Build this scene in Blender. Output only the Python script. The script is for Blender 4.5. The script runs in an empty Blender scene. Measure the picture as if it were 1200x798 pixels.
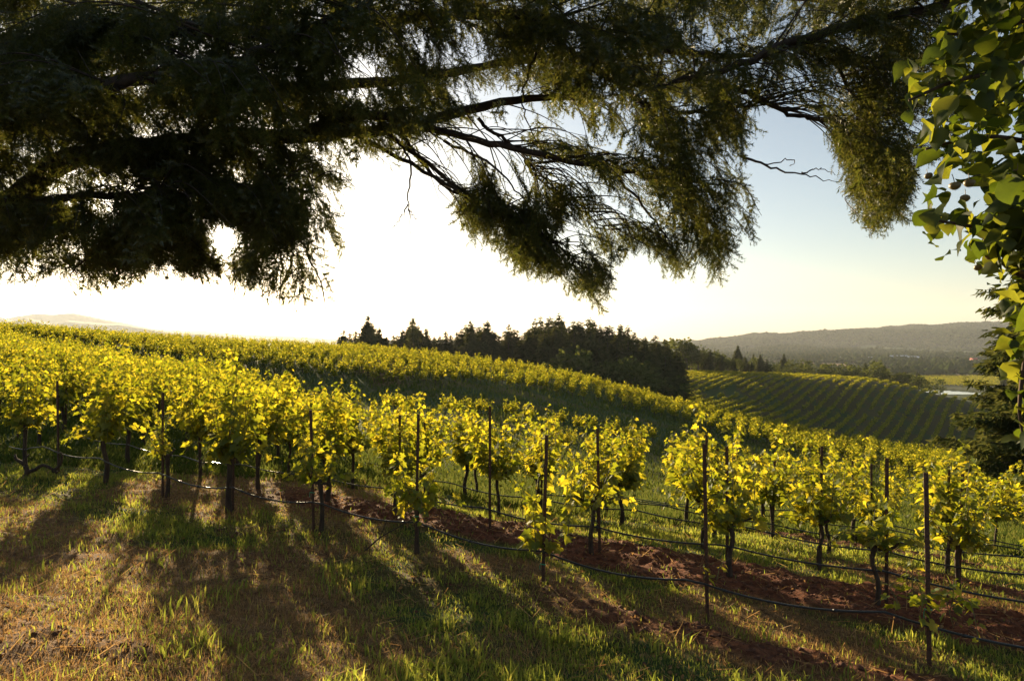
import bpy, math, random
import numpy as np
from mathutils import Vector

# ------------------------------------------------------------------ camera, sky, sun, exposure
scene = bpy.context.scene
COL = scene.collection
F, CX, HY = 800.0, 600.0, 399.0          # focal length, centre column and horizon row of the 1200 px wide photograph
cam_d = bpy.data.cameras.new('camera'); cam_d.lens = 24; cam_d.sensor_width = 36
cam_d.clip_start = 0.1; cam_d.clip_end = 60000
cam = bpy.data.objects.new('camera', cam_d); COL.objects.link(cam)
cam.location = (0, 0, 0); cam.rotation_euler = (math.radians(90), 0, 0)
scene.camera = cam

SUN_AZ, SUN_EL = math.radians(-22.9), math.radians(7.6)
LAMP_EL = math.radians(10.0)
sun_dir = Vector((math.sin(SUN_AZ)*math.cos(SUN_EL), math.cos(SUN_AZ)*math.cos(SUN_EL), math.sin(SUN_EL)))
lamp_dir = Vector((math.sin(SUN_AZ)*math.cos(LAMP_EL), math.cos(SUN_AZ)*math.cos(LAMP_EL), math.sin(LAMP_EL)))

world = bpy.data.worlds.new('World'); scene.world = world; world.use_nodes = True
wn, wl = world.node_tree.nodes, world.node_tree.links
bg = wn['Background']; bg.inputs[1].default_value = 0.05
sky = wn.new('ShaderNodeTexSky'); sky.sky_type = 'NISHITA'; sky.sun_disc = False
sky.sun_elevation = LAMP_EL; sky.sun_rotation = SUN_AZ
sky.altitude = 100; sky.air_density = 1.0; sky.dust_density = .9; sky.ozone_density = 1.6
# the sun's disc and the bright air close round it belong to the sky
tc = wn.new('ShaderNodeTexCoord')
dot = wn.new('ShaderNodeVectorMath'); dot.operation = 'DOT_PRODUCT'; dot.inputs[1].default_value = sun_dir
nrm = wn.new('ShaderNodeVectorMath'); nrm.operation = 'NORMALIZE'
wl.new(tc.outputs['Generated'], nrm.inputs[0]); wl.new(nrm.outputs[0], dot.inputs[0])
ac = wn.new('ShaderNodeMath'); ac.operation = 'ARCCOSINE'; wl.new(dot.outputs['Value'], ac.inputs[0])
def glow(width, amp):
    d = wn.new('ShaderNodeMath'); d.operation = 'DIVIDE'; wl.new(ac.outputs[0], d.inputs[0]); d.inputs[1].default_value = math.radians(width)
    p = wn.new('ShaderNodeMath'); p.operation = 'POWER'; wl.new(d.outputs[0], p.inputs[0]); p.inputs[1].default_value = 2
    n = wn.new('ShaderNodeMath'); n.operation = 'MULTIPLY'; wl.new(p.outputs[0], n.inputs[0]); n.inputs[1].default_value = -1
    e = wn.new('ShaderNodeMath'); e.operation = 'EXPONENT'; wl.new(n.outputs[0], e.inputs[0])
    m = wn.new('ShaderNodeMath'); m.operation = 'MULTIPLY'; wl.new(e.outputs[0], m.inputs[0]); m.inputs[1].default_value = amp
    return m
g1, g2 = glow(.8, 150.0), glow(14, 2.2)
gs = wn.new('ShaderNodeMath'); gs.operation = 'ADD'; wl.new(g1.outputs[0], gs.inputs[0]); wl.new(g2.outputs[0], gs.inputs[1])
gc = wn.new('ShaderNodeMix'); gc.data_type = 'RGBA'; gc.blend_type = 'MULTIPLY'; gc.inputs[0].default_value = 1
gc.inputs[6].default_value = (1, .93, .80, 1); wl.new(gs.outputs[0], gc.inputs[7])
ga = wn.new('ShaderNodeMix'); ga.data_type = 'RGBA'; ga.blend_type = 'ADD'; ga.inputs[0].default_value = 1
hs_ = wn.new('ShaderNodeHueSaturation'); hs_.inputs['Saturation'].default_value = .8; wl.new(sky.outputs[0], hs_.inputs['Color']); wl.new(hs_.outputs[0], ga.inputs[6]); wl.new(gc.outputs[2], ga.inputs[7]); wl.new(ga.outputs[2], bg.inputs[0])

sd = bpy.data.lights.new('sun', 'SUN'); sd.energy = 5.0; sd.angle = math.radians(0.6); sd.color = (1, .78, .46)
sun = bpy.data.objects.new('sun', sd); COL.objects.link(sun)
sun.rotation_euler = lamp_dir.to_track_quat('Z', 'Y').to_euler(); sun.location = (-40, 100, 40)

vs = scene.view_settings; vs.view_transform = 'Standard'; vs.look = 'None'; vs.gamma = 1; vs.use_curve_mapping = False
vs.exposure = 1.7
scene.cycles.use_denoising = True
scene.cycles.max_bounces = 8; scene.cycles.diffuse_bounces = 3; scene.cycles.transmission_bounces = 5
scene.cycles.transparent_max_bounces = 8; scene.cycles.volume_bounces = 0; scene.cycles.glossy_bounces = 2
scene.cycles.sample_clamp_indirect = 6

rnd = random.Random(7)
rng = np.random.default_rng(11)

# ------------------------------------------------------------------ helpers
def tag(o, label=None, cat=None, group=None, kind=None):
    if label: o['label'] = label
    if cat: o['category'] = cat
    if group: o['group'] = group
    if kind: o['kind'] = kind
    return o
def empty(name, loc, label, cat, group=None, rz=0):
    o = bpy.data.objects.new(name, None); COL.objects.link(o); o.location = loc; o.rotation_euler[2] = rz
    o.empty_display_size = .2
    return tag(o, label, cat, group)
def link(name, me, parent=None):
    o = bpy.data.objects.new(name, me); COL.objects.link(o)
    if parent is not None: o.parent = parent
    return o
class Buf:
    """collects numpy pieces: verts (n,3) and faces (list of (m,k) int arrays, triangles or quads)"""
    def __init__(s): s.v = []; s.t = []; s.q = []; s.n = 0; s.mt = []; s.mq = []
    def add(s, v, tris=None, quads=None, mat=0):
        v = np.asarray(v, float).reshape(-1, 3)
        if tris is not None and len(tris): a = np.asarray(tris, np.int64) + s.n; s.t.append(a); s.mt.append(np.full(len(a), mat))
        if quads is not None and len(quads): a = np.asarray(quads, np.int64) + s.n; s.q.append(a); s.mq.append(np.full(len(a), mat))
        s.v.append(v); s.n += len(v)
    def arrays(s):
        return (np.concatenate(s.v) if s.v else np.zeros((0, 3)), np.concatenate(s.t) if s.t else np.zeros((0, 3), int),
                np.concatenate(s.q) if s.q else np.zeros((0, 4), int))
    def mesh(s, name, mats, smooth=False):
        v, t, q = s.arrays()
        me = bpy.data.meshes.new(name)
        me.vertices.add(len(v)); me.vertices.foreach_set('co', v.astype(np.float32).ravel())
        nl = len(t)*3 + len(q)*4
        me.loops.add(nl); me.loops.foreach_set('vertex_index', np.concatenate([t.ravel(), q.ravel()]).astype(np.int32))
        me.polygons.add(len(t)+len(q))
        ls = np.concatenate([np.arange(len(t))*3, len(t)*3 + np.arange(len(q))*4]).astype(np.int32)
        me.polygons.foreach_set('loop_start', ls)
        if not isinstance(mats, (list, tuple)): mats = [mats]
        for m in mats: me.materials.append(m)
        if len(mats) > 1:
            me.polygons.foreach_set('material_index', np.concatenate(s.mt + s.mq).astype(np.int32))
        me.polygons.foreach_set('use_smooth', np.full(len(t)+len(q), smooth))
        me.update(calc_edges=True); me.validate()
        return me
def instance(buf, tmpl, pos, R, scale, mat=0):
    """bake many copies of tmpl=(v,t,q) with positions (n,3), rotations (n,3,3), scales (n,) into buf"""
    v, t, q = tmpl; n = len(pos)
    if n == 0: return
    scale = np.asarray(scale, float)
    if scale.ndim == 1: scale = scale[:, None]
    V = np.einsum('nij,nkj->nki', R, v[None]*scale[:, None, :] if scale.shape[1] == 3 else v[None]*scale[:, None, :]) + pos[:, None, :]
    off = (np.arange(n)*len(v))[:, None, None]
    T = (t[None]+off).reshape(-1, 3) if len(t) else None
    Q = (q[None]+off).reshape(-1, 4) if len(q) else None
    buf.add(V.reshape(-1, 3), T, Q, mat)
def rotz(a):
    a = np.atleast_1d(a); c, s = np.cos(a), np.sin(a); R = np.zeros((len(a), 3, 3))
    R[:, 0, 0] = c; R[:, 0, 1] = -s; R[:, 1, 0] = s; R[:, 1, 1] = c; R[:, 2, 2] = 1
    return R
def rotx(a):
    a = np.atleast_1d(a); c, s = np.cos(a), np.sin(a); R = np.zeros((len(a), 3, 3))
    R[:, 0, 0] = 1; R[:, 1, 1] = c; R[:, 1, 2] = -s; R[:, 2, 1] = s; R[:, 2, 2] = c
    return R
def frame(d, roll):
    """rotation matrices whose local y axis points along d (n,3)"""
    d = d/np.maximum(np.linalg.norm(d, axis=1, keepdims=True), 1e-9)
    up = np.where(np.abs(d[:, 2:3]) > .95, np.array([[1., 0, 0]]), np.array([[0, 0, 1.]]))
    x = np.cross(d, up); x /= np.linalg.norm(x, axis=1, keepdims=True); z = np.cross(x, d)
    c, s = np.cos(roll)[:, None], np.sin(roll)[:, None]
    x2 = x*c + z*s; z2 = -x*s + z*c
    return np.stack([x2, d, z2], axis=2)
def tube(buf, pts, rad, sides=6, mat=0, cap=True):
    pts = np.asarray(pts, float); n = len(pts); rad = np.broadcast_to(np.asarray(rad, float), (n,))
    tg = np.gradient(pts, axis=0); tg /= np.maximum(np.linalg.norm(tg, axis=1, keepdims=True), 1e-9)
    ref = np.array([0.31, 0.2, 0.93]) if abs(tg[:, 2]).mean() < .8 else np.array([1., .1, 0])
    x = np.cross(tg, ref); x /= np.maximum(np.linalg.norm(x, axis=1, keepdims=True), 1e-9); y = np.cross(tg, x)
    a = np.arange(sides)/sides*2*math.pi
    V = pts[:, None]+rad[:, None, None]*(x[:, None]*np.cos(a)[None, :, None]+y[:, None]*np.sin(a)[None, :, None])
    i = np.arange(n-1)[:, None]*sides; j = np.arange(sides)[None]
    Q = np.stack([i+j, i+(j+1) % sides, i+sides+(j+1) % sides, i+sides+j], -1).reshape(-1, 4)
    V = V.reshape(-1, 3)
    T = []
    if cap:
        V = np.vstack([V, pts[0], pts[-1]])
        for k in range(sides):
            T.append((n*sides, (k+1) % sides, k)); T.append((n*sides+1, (n-1)*sides+k, (n-1)*sides+(k+1) % sides))
    buf.add(V, T, Q, mat)
def spline(pts, n):
    """Catmull-Rom through pts -> n samples"""
    p = np.asarray(pts, float); m = len(p)
    if m == 2: return p[0]+(p[1]-p[0])*np.linspace(0, 1, n)[:, None]
    e = np.vstack([2*p[0]-p[1], p, 2*p[-1]-p[-2]])
    t = np.linspace(0, m-1-1e-9, n); i = t.astype(int); f = (t-i)[:, None]
    a, b, c, d = e[i], e[i+1], e[i+2], e[i+3]
    return .5*((2*b)+(-a+c)*f+(2*a-5*b+4*c-d)*f*f+(-a+3*b-3*c+d)*f**3)
def box(buf, x0, x1, y0, y1, z0, z1, mat=0):
    V = [(x, y, z) for z in (z0, z1) for y in (y0, y1) for x in (x0, x1)]
    buf.add(V, None, [(0, 2, 3, 1), (4, 5, 7, 6), (0, 1, 5, 4), (2, 6, 7, 3), (0, 4, 6, 2), (1, 3, 7, 5)], mat)

def hash2(ix, iy, seed=0):
    h = (ix.astype(np.int64)*374761393 + iy.astype(np.int64)*668265263 + seed*144269504) & 0x7fffffff
    h = ((h ^ (h >> 13))*1274126177) & 0x7fffffff
    return ((h ^ (h >> 16)) & 0xffff)/65535.
def vnoise(x, y, seed=0):
    ix, iy = np.floor(x), np.floor(y); fx, fy = x-ix, y-iy
    fx = fx*fx*(3-2*fx); fy = fy*fy*(3-2*fy)
    a, b, c, d = hash2(ix, iy, seed), hash2(ix+1, iy, seed), hash2(ix, iy+1, seed), hash2(ix+1, iy+1, seed)
    return (a*(1-fx)+b*fx)*(1-fy)+(c*(1-fx)+d*fx)*fy
def fbm(x, y, o=4, seed=0):
    r, a, t = 0, .5, 0
    for k in range(o):
        r = r+a*vnoise(x*2**k+17*k, y*2**k-9*k, seed+k); t += a; a *= .5
    return r/t
def sstep(a, b, x):
    t = np.clip((x-a)/(b-a), 0, 1); return t*t*(3-2*t)

# ------------------------------------------------------------------ materials
def new_mat(name):
    m = bpy.data.materials.new(name); m.use_nodes = True
    m.node_tree.nodes.clear(); return m, m.node_tree.nodes, m.node_tree.links
def ramp(n, cols):
    r = n.new('ShaderNodeValToRGB'); e = r.color_ramp.elements
    e[0].position, e[0].color = cols[0][0], (*cols[0][1], 1); e[1].position, e[1].color = cols[-1][0], (*cols[-1][1], 1)
    for p, c in cols[1:-1]: k = e.new(p); k.color = (*c, 1)
    return r
def leaf_mat(name, cols, tcols, tmix=.5, rough=.55, gloss=.04, scale=3.0):
    """a leaf reflects cols and lets light through as tcols; each leaf differs from the next"""
    m, n, l = new_mat(name)
    out = n.new('ShaderNodeOutputMaterial')
    geo = n.new('ShaderNodeNewGeometry'); tcn = n.new('ShaderNodeTexCoord')
    ns = n.new('ShaderNodeTexNoise'); ns.inputs['Scale'].default_value = scale; l.new(geo.outputs['Position'], ns.inputs['Vector'])
    mx = n.new('ShaderNodeMath'); mx.operation = 'MULTIPLY_ADD'; l.new(geo.outputs['Random Per Island'], mx.inputs[0]); mx.inputs[1].default_value = .7
    ms = n.new('ShaderNodeMath'); ms.operation = 'MULTIPLY'; l.new(ns.outputs['Fac'], ms.inputs[0]); ms.inputs[1].default_value = .35; l.new(ms.outputs[0], mx.inputs[2])
    r1, r2 = ramp(n, cols), ramp(n, tcols)
    l.new(mx.outputs[0], r1.inputs[0]); l.new(mx.outputs[0], r2.inputs[0])
    d = n.new('ShaderNodeBsdfDiffuse'); l.new(r1.outputs[0], d.inputs[0])
    t = n.new('ShaderNodeBsdfTranslucent'); l.new(r2.outputs[0], t.inputs[0])
    mi = n.new('ShaderNodeMixShader'); mi.inputs[0].default_value = tmix; l.new(d.outputs[0], mi.inputs[1]); l.new(t.outputs[0], mi.inputs[2])
    g = n.new('ShaderNodeBsdfGlossy'); g.inputs['Roughness'].default_value = rough
    m2 = n.new('ShaderNodeMixShader'); m2.inputs[0].default_value = gloss; l.new(mi.outputs[0], m2.inputs[1]); l.new(g.outputs[0], m2.inputs[2])
    l.new(m2.outputs[0], out.inputs[0]); return m
def solid(name, c1, c2, scale=20, rough=.85, bump=.3, detail=6, metal=0, stretch=None):
    m, n, l = new_mat(name)
    out = n.new('ShaderNodeOutputMaterial'); b = n.new('ShaderNodeBsdfPrincipled'); l.new(b.outputs[0], out.inputs[0])
    tcn = n.new('ShaderNodeTexCoord'); ns = n.new('ShaderNodeTexNoise'); ns.inputs['Scale'].default_value = scale; ns.inputs['Detail'].default_value = detail
    if stretch:
        mp = n.new('ShaderNodeMapping'); mp.inputs['Scale'].default_value = stretch; l.new(tcn.outputs['Object'], mp.inputs[0]); l.new(mp.outputs[0], ns.inputs['Vector'])
    else: l.new(tcn.outputs['Object'], ns.inputs['Vector'])
    r = ramp(n, [(.3, c1), (.7, c2)]); l.new(ns.outputs['Fac'], r.inputs[0]); l.new(r.outputs[0], b.inputs['Base Color'])
    b.inputs['Roughness'].default_value = rough; b.inputs['Metallic'].default_value = metal
    if bump:
        bp = n.new('ShaderNodeBump'); bp.inputs['Strength'].default_value = bump; bp.inputs['Distance'].default_value = .02
        l.new(ns.outputs['Fac'], bp.inputs['Height']); l.new(bp.outputs[0], b.inputs['Normal'])
    return m
M = {}
M['vine_leaf'] = leaf_mat('vine_leaf', [(0, (.05, .09, .015)), (.5, (.09, .14, .02)), (1, (.15, .19, .03))],
                          [(0, (.09, .13, .006)), (.45, (.38, .38, .015)), (1, (.95, .72, .035))], .55, gloss=.03)
M['hill_leaf'] = leaf_mat('hill_leaf', [(0, (.05, .085, .015)), (.5, (.08, .12, .02)), (1, (.12, .16, .03))],
                          [(0, (.09, .12, .008)), (.5, (.36, .36, .02)), (1, (.90, .70, .04))], .5, gloss=.0, scale=.2)
M['needle'] = leaf_mat('needle', [(0, (.020, .030, .010)), (.5, (.035, .045, .012)), (1, (.06, .06, .018))],
                       [(0, (.08, .12, .015)), (.6, (.20, .21, .03)), (1, (.40, .31, .06))], .36, gloss=.05, rough=.4)
M['dark_needle'] = leaf_mat('dark_needle', [(0, (.03, .045, .016)), (.5, (.055, .07, .024)), (1, (.10, .10, .035))],
                       [(0, (.08, .11, .02)), (1, (.26, .24, .06))], .25, gloss=0, scale=.1)
M['tree_leaf'] = leaf_mat('tree_leaf', [(0, (.035, .05, .014)), (.5, (.055, .075, .02)), (1, (.09, .10, .03))],
                       [(0, (.08, .11, .02)), (1, (.20, .20, .04))], .3, gloss=0, scale=.05)
M['apple_leaf'] = leaf_mat('apple_leaf', [(0, (.022, .036, .010)), (.5, (.035, .055, .014)), (1, (.07, .09, .025))],
                       [(0, (.05, .085, .006)), (.5, (.13, .17, .010)), (1, (.44, .42, .03))], .5, rough=.55, gloss=.02, scale=40)
M['grass_blade'] = leaf_mat('grass_blade', [(0, (.05, .08, .02)), (.5, (.09, .12, .028)), (1, (.17, .17, .05))],
                       [(0, (.18, .24, .03)), (.6, (.38, .42, .05)), (1, (.66, .56, .10))], .5, gloss=.02, scale=1.5)
M['hill_grass'] = leaf_mat('hill_grass', [(0, (.03, .06, .010)), (.5, (.05, .09, .015)), (1, (.10, .12, .03))],
                       [(0, (.07, .10, .02)), (.6, (.14, .16, .03)), (1, (.22, .20, .05))], .4, gloss=0, scale=.25)
M['straw'] = leaf_mat('straw', [(0, (.15, .075, .03)), (.5, (.27, .15, .06)), (1, (.42, .27, .12))],
                       [(0, (.24, .12, .045)), (.6, (.42, .25, .09)), (1, (.62, .42, .18))], .4, gloss=.02, scale=1.5)
M['bark'] = solid('vine_bark', (.025, .016, .011), (.09, .055, .035), 30, .95, .8, stretch=(1, 1, .25))
M['fir_bark'] = solid('fir_bark', (.015, .010, .008), (.055, .035, .025), 14, .95, .8)
M['far_bark'] = solid('far_bark', (.05, .038, .03), (.11, .085, .065), 2, .95, 0)
M['rust'] = solid('rusty_steel', (.035, .016, .010), (.13, .055, .028), 45, .8, .25)
M['hose'] = solid('hose_plastic', (.018, .018, .018), (.03, .03, .03), 60, .32, .05)
M['tape'] = solid('green_tape', (.02, .30, .14), (.03, .36, .18), 30, .5, 0)
M['clod'] = solid('soil_clod', (.07, .028, .014), (.17, .065, .032), 25, 1, .5)
M['stone'] = solid('pale_stone', (.28, .22, .17), (.5, .43, .36), 30, .9, .3)
M['cane'] = solid('shoot_stem', (.10, .09, .03), (.18, .15, .05), 30, .7, 0)
M['apple_skin'] = solid('apple_skin', (.10, .08, .03), (.20, .13, .06), 20, .45, .1)
M['white_wall'] = solid('white_wall', (.6, .57, .52), (.74, .71, .66), .3, .8, 0)
M['roof_metal'] = solid('roof_metal', (.5, .5, .5), (.7, .69, .66), .4, .5, 0)
M['roof_grey'] = solid('roof_grey', (.16, .16, .17), (.24, .24, .25), .4, .7, 0)
M['door_dark'] = solid('door_dark', (.08, .08, .09), (.12, .12, .13), 2, .6, 0)
M['red_roof'] = solid('red_roof', (.35, .05, .03), (.45, .08, .05), 1, .7, 0)

# ------------------------------------------------------------------ terrain
ND = np.array([.479, .878])                # across the near rows, away from the camera
TD = np.array([.878, -.479])               # along the near rows
PX = np.array([-600, -300, 0, 200, 400, 600, 800, 1000, 1200, 1500, 1900], float)
TAB = [
 (14,  [-2.2, -2.3, -2.5, -2.7, -3.1, -3.5, -3.8, -4.0, -4.2, -4.4, -4.6]),
 (20,  [-1.8, -1.9, -2.35, -2.6, -3.4, -4.5, -5.0, -5.4, -5.7, -6.0, -6.2]),
 (30,  [-1.3, -1.5, -2.0, -2.7, -4.4, -5.9, -6.9, -7.6, -8.2, -8.6, -9]),
 (45,  [-.4, -.5, -1.8, -3.5, -5.7, -7.4, -9.2, -10.6, -10.5, -11, -12]),
 (65,  [.2, 0, -1.0, -3.5, -5.9, -7.6, -11.0, -13, -14, -15, -16]),
 (90,  [1.6, 1.5, .6, -1.6, -3.4, -6.0, -11.6, -15.3, -17, -19, -20]),
 (115, [2, 1.8, .95, -.7, -2.1, -5.0, -11.6, -17.4, -22, -25, -27]),
 (150, [0, 0, -1, -3, -6, -10, -17, -26, -30, -33, -35]),
 (190, [-6, -6, -6, -8, -12, -15, -23, -32.5, -36, -38, -40]),
 (240, [-10, -10, -12, -13, -15, -17, -21.5, -29.5, -34, -38, -40]),
 (310, [-13, -13, -14, -15, -17, -17, -15.5, -18.2, -32.5, -38, -40]),
 (400, [-25, -25, -25, -25, -25, -24, -22, -27, -42, -45, -45]),
 (560, [-45]*11), (700, [-52]*11), (9500, [-52]*11)]
LY = np.log(np.array([r[0] for r in TAB], float)); TZ = np.array([r[1] for r in TAB], float)
def hermite_w(x, xs):
    """index and weights of a monotone-ish Catmull-Rom interpolation on irregular knots"""
    i = np.clip(np.searchsorted(xs, x)-1, 0, len(xs)-2); h = xs[i+1]-xs[i]; t = np.clip((x-xs[i])/h, 0, 1)
    return i, t, h
def slopes(z, xs):
    d = np.diff(z, axis=-1)/np.diff(xs); m = np.zeros_like(z)
    m[..., 1:-1] = np.where(d[..., 1:]*d[..., :-1] > 0, 2*d[..., 1:]*d[..., :-1]/(d[..., 1:]+d[..., :-1]+1e-12), 0)
    m[..., 0] = d[..., 0]; m[..., -1] = d[..., -1]; return m
TMX = slopes(TZ, PX)
def table(px, Y):
    px = np.clip(px, PX[0], PX[-1]); i, t, h = hermite_w(px, PX)
    ly = np.log(np.clip(Y, 14.0, 9500)); j, s, g = hermite_w(ly, LY)
    h00, h10, h01, h11 = 2*t**3-3*t**2+1, t**3-2*t**2+t, -2*t**3+3*t**2, t**3-t**2
    def row(k):
        k = np.clip(k, 0, len(LY)-1)
        return h00*TZ[k, i]+h10*h*TMX[k, i]+h01*TZ[k, i+1]+h11*h*TMX[k, i+1]
    r0, r1 = row(j), row(j+1); rm, rp = row(j-1), row(j+2)
    d1 = (r1-r0)/g
    d0 = np.where(j > 0, (r0-rm)/(LY[j]-LY[np.maximum(j-1, 0)]+1e-9), d1)
    jj = np.minimum(j+2, len(LY)-1)
    d2 = np.where(j+2 < len(LY), (rp-r1)/(LY[jj]-LY[j+1]+1e-9), d1)
    m0 = np.where(d0*d1 > 0, 2*d0*d1/(d0+d1+1e-12), 0); m1 = np.where(d1*d2 > 0, 2*d1*d2/(d1+d2+1e-12), 0)
    return (2*s**3-3*s**2+1)*r0+(s**3-2*s**2+s)*g*m0+(-2*s**3+3*s**2)*r1+(s**3-s**2)*g*m1
RR = np.array([(-600, 402), (500, 402), (700, 403), (780, 402), (820, 400), (860, 396), (900, 392), (930, 391), (960, 389), (1000, 386), (1030, 384),
               (1050, 382), (1070, 379), (1090, 381), (1120, 378), (1160, 377), (1200, 379), (1260, 375), (1400, 380), (1900, 384)], float)
LR = np.array([(-600, 374), (-300, 368), (-100, 372), (0, 376), (20, 370), (45, 367.5), (65, 368.5), (88, 368), (105, 371), (130, 376), (180, 385), (230, 388), (290, 392), (400, 397), (600, 402), (1900, 402)], float)
LR2 = np.array([(-600, 370), (-300, 372), (-60, 360), (0, 371), (15, 377), (35, 373), (60, 379), (78, 375), (110, 378), (150, 380), (185, 387), (240, 391), (330, 397), (600, 402), (1900, 402)], float)
SOIL = []
def near_z(x, y):
    n = x*ND[0]+y*ND[1]
    z = -2.83-.03*np.clip(x, 0, 30)-.042*np.clip(x, -10, 0)
    z = z+1.05*np.exp(-(np.maximum(n, 0)/4.0)**2)
    wr = sstep(280, 620, CX+F*x/np.maximum(y, 6))
    return z-.02*np.clip(n-7, 0, 3)-wr*.155*np.clip(n-9.4, 0, 14)
def is_soil(x, y):
    """0..1: bare tilled soil"""
    n = x*ND[0]+y*ND[1]; a = x*TD[0]+y*TD[1]
    w = (fbm(x*.9, y*.9, 3, 5)-.5)*.9
    s = np.zeros_like(n)
    right = sstep(-4.5, -2.0, a)
    s = np.maximum(s, sstep(.80, .55, np.abs(n+w*.6-8.72))*sstep(-11, -8.5, a))       # tilled alley between rows 1 and 2
    s = np.maximum(s, sstep(.36, .18, np.abs(n+w-6.7))*right*.9)       # berm in front of the first row
    s = np.maximum(s, sstep(.40, .2, np.abs(n+w*.6-11.2))*sstep(-2, 1, a))
    s = np.maximum(s, sstep(.40, .2, np.abs(n+w*.6-14.4))*.9)
    s = np.maximum(s, .35*sstep(.60, .72, fbm(x*1.1+4, y*1.1, 3, 31))*sstep(8, 6, n))
    return np.clip(s, 0, 1)
def is_dry(x, y):
    n = x*ND[0]+y*ND[1]
    p = fbm(x*.35+3, y*.35, 3, 21)
    d = sstep(.40, .58, p+.20*sstep(-.5, -3.5, x)*sstep(6.3, 4.3, n)+.16*sstep(1.1, .6, np.abs(n-6.9))*sstep(-2, .5, x)-.14*sstep(9, 10, n)-.03)
    return d
def terrain(x, y, detail=True):
    x = np.asarray(x, float); y = np.asarray(y, float)
    Yc = np.maximum(y, 10); px = CX+F*x/Yc
    zt = table(px, y); zn = near_z(x, y)
    w = sstep(10, 19, y); z = zn*(1-w)+zt*w
    # far ridges
    def prof(tb, Y): return (HY-np.interp(px, tb[:, 0], tb[:, 1])+(fbm(px/26, px*0+Y*.01, 4, 17)-.5)*3.2)/F*Y+52
    far = y > 1200
    if far.any():
        nz = fbm(x/420+5, y/700, 5, 3); nf = fbm(x/150, y/260, 4, 9)
        r1 = prof(RR, 5000)*(.93+.0*nz)
        b = sstep(2700, 5000, y)*(1-.25*sstep(5000, 5800, y))
        z = z+np.where(y > 1200, r1*b+(nz-.5)*95*sstep(2200, 3200, y)*sstep(5000, 4300, y)*(px > 500)+(nf-.5)*20*b, 0)
        z = z+np.where(y > 5200, np.maximum(0, prof(LR2, 6300)*sstep(5500, 6300, y)-r1*b)*(px < 600), 0)*(1-.6*sstep(6300, 7100, y))
        z = z+np.where(y > 6600, np.maximum(0, prof(LR, 8000)-(z+52))*sstep(7200, 8000, y)*(px < 600), 0)
    mid = sstep(22, 40, y)*sstep(1600, 600, y)
    z = z+mid*(fbm(x/14, y/14, 3, 40)-.5)*.35*np.clip(y/100, .6, 2)
    if detail:
        nr = sstep(20, 12, y)
        so = is_soil(x, y)
        z = z+nr*((fbm(x*1.3, y*1.3, 3, 51)-.5)*.10+(fbm(x*6, y*6, 3, 52)-.5)*(.035+.10*so)+so*.04)
    # pond hollow
    pd = ((x-432)/40.)**2+((y-690)/60.)**2
    z = z-3.0*sstep(1.6, .9, pd)*(y > 500)
    return z
tz = lambda x, y: float(terrain(np.array([x]), np.array([y]))[0])

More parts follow.
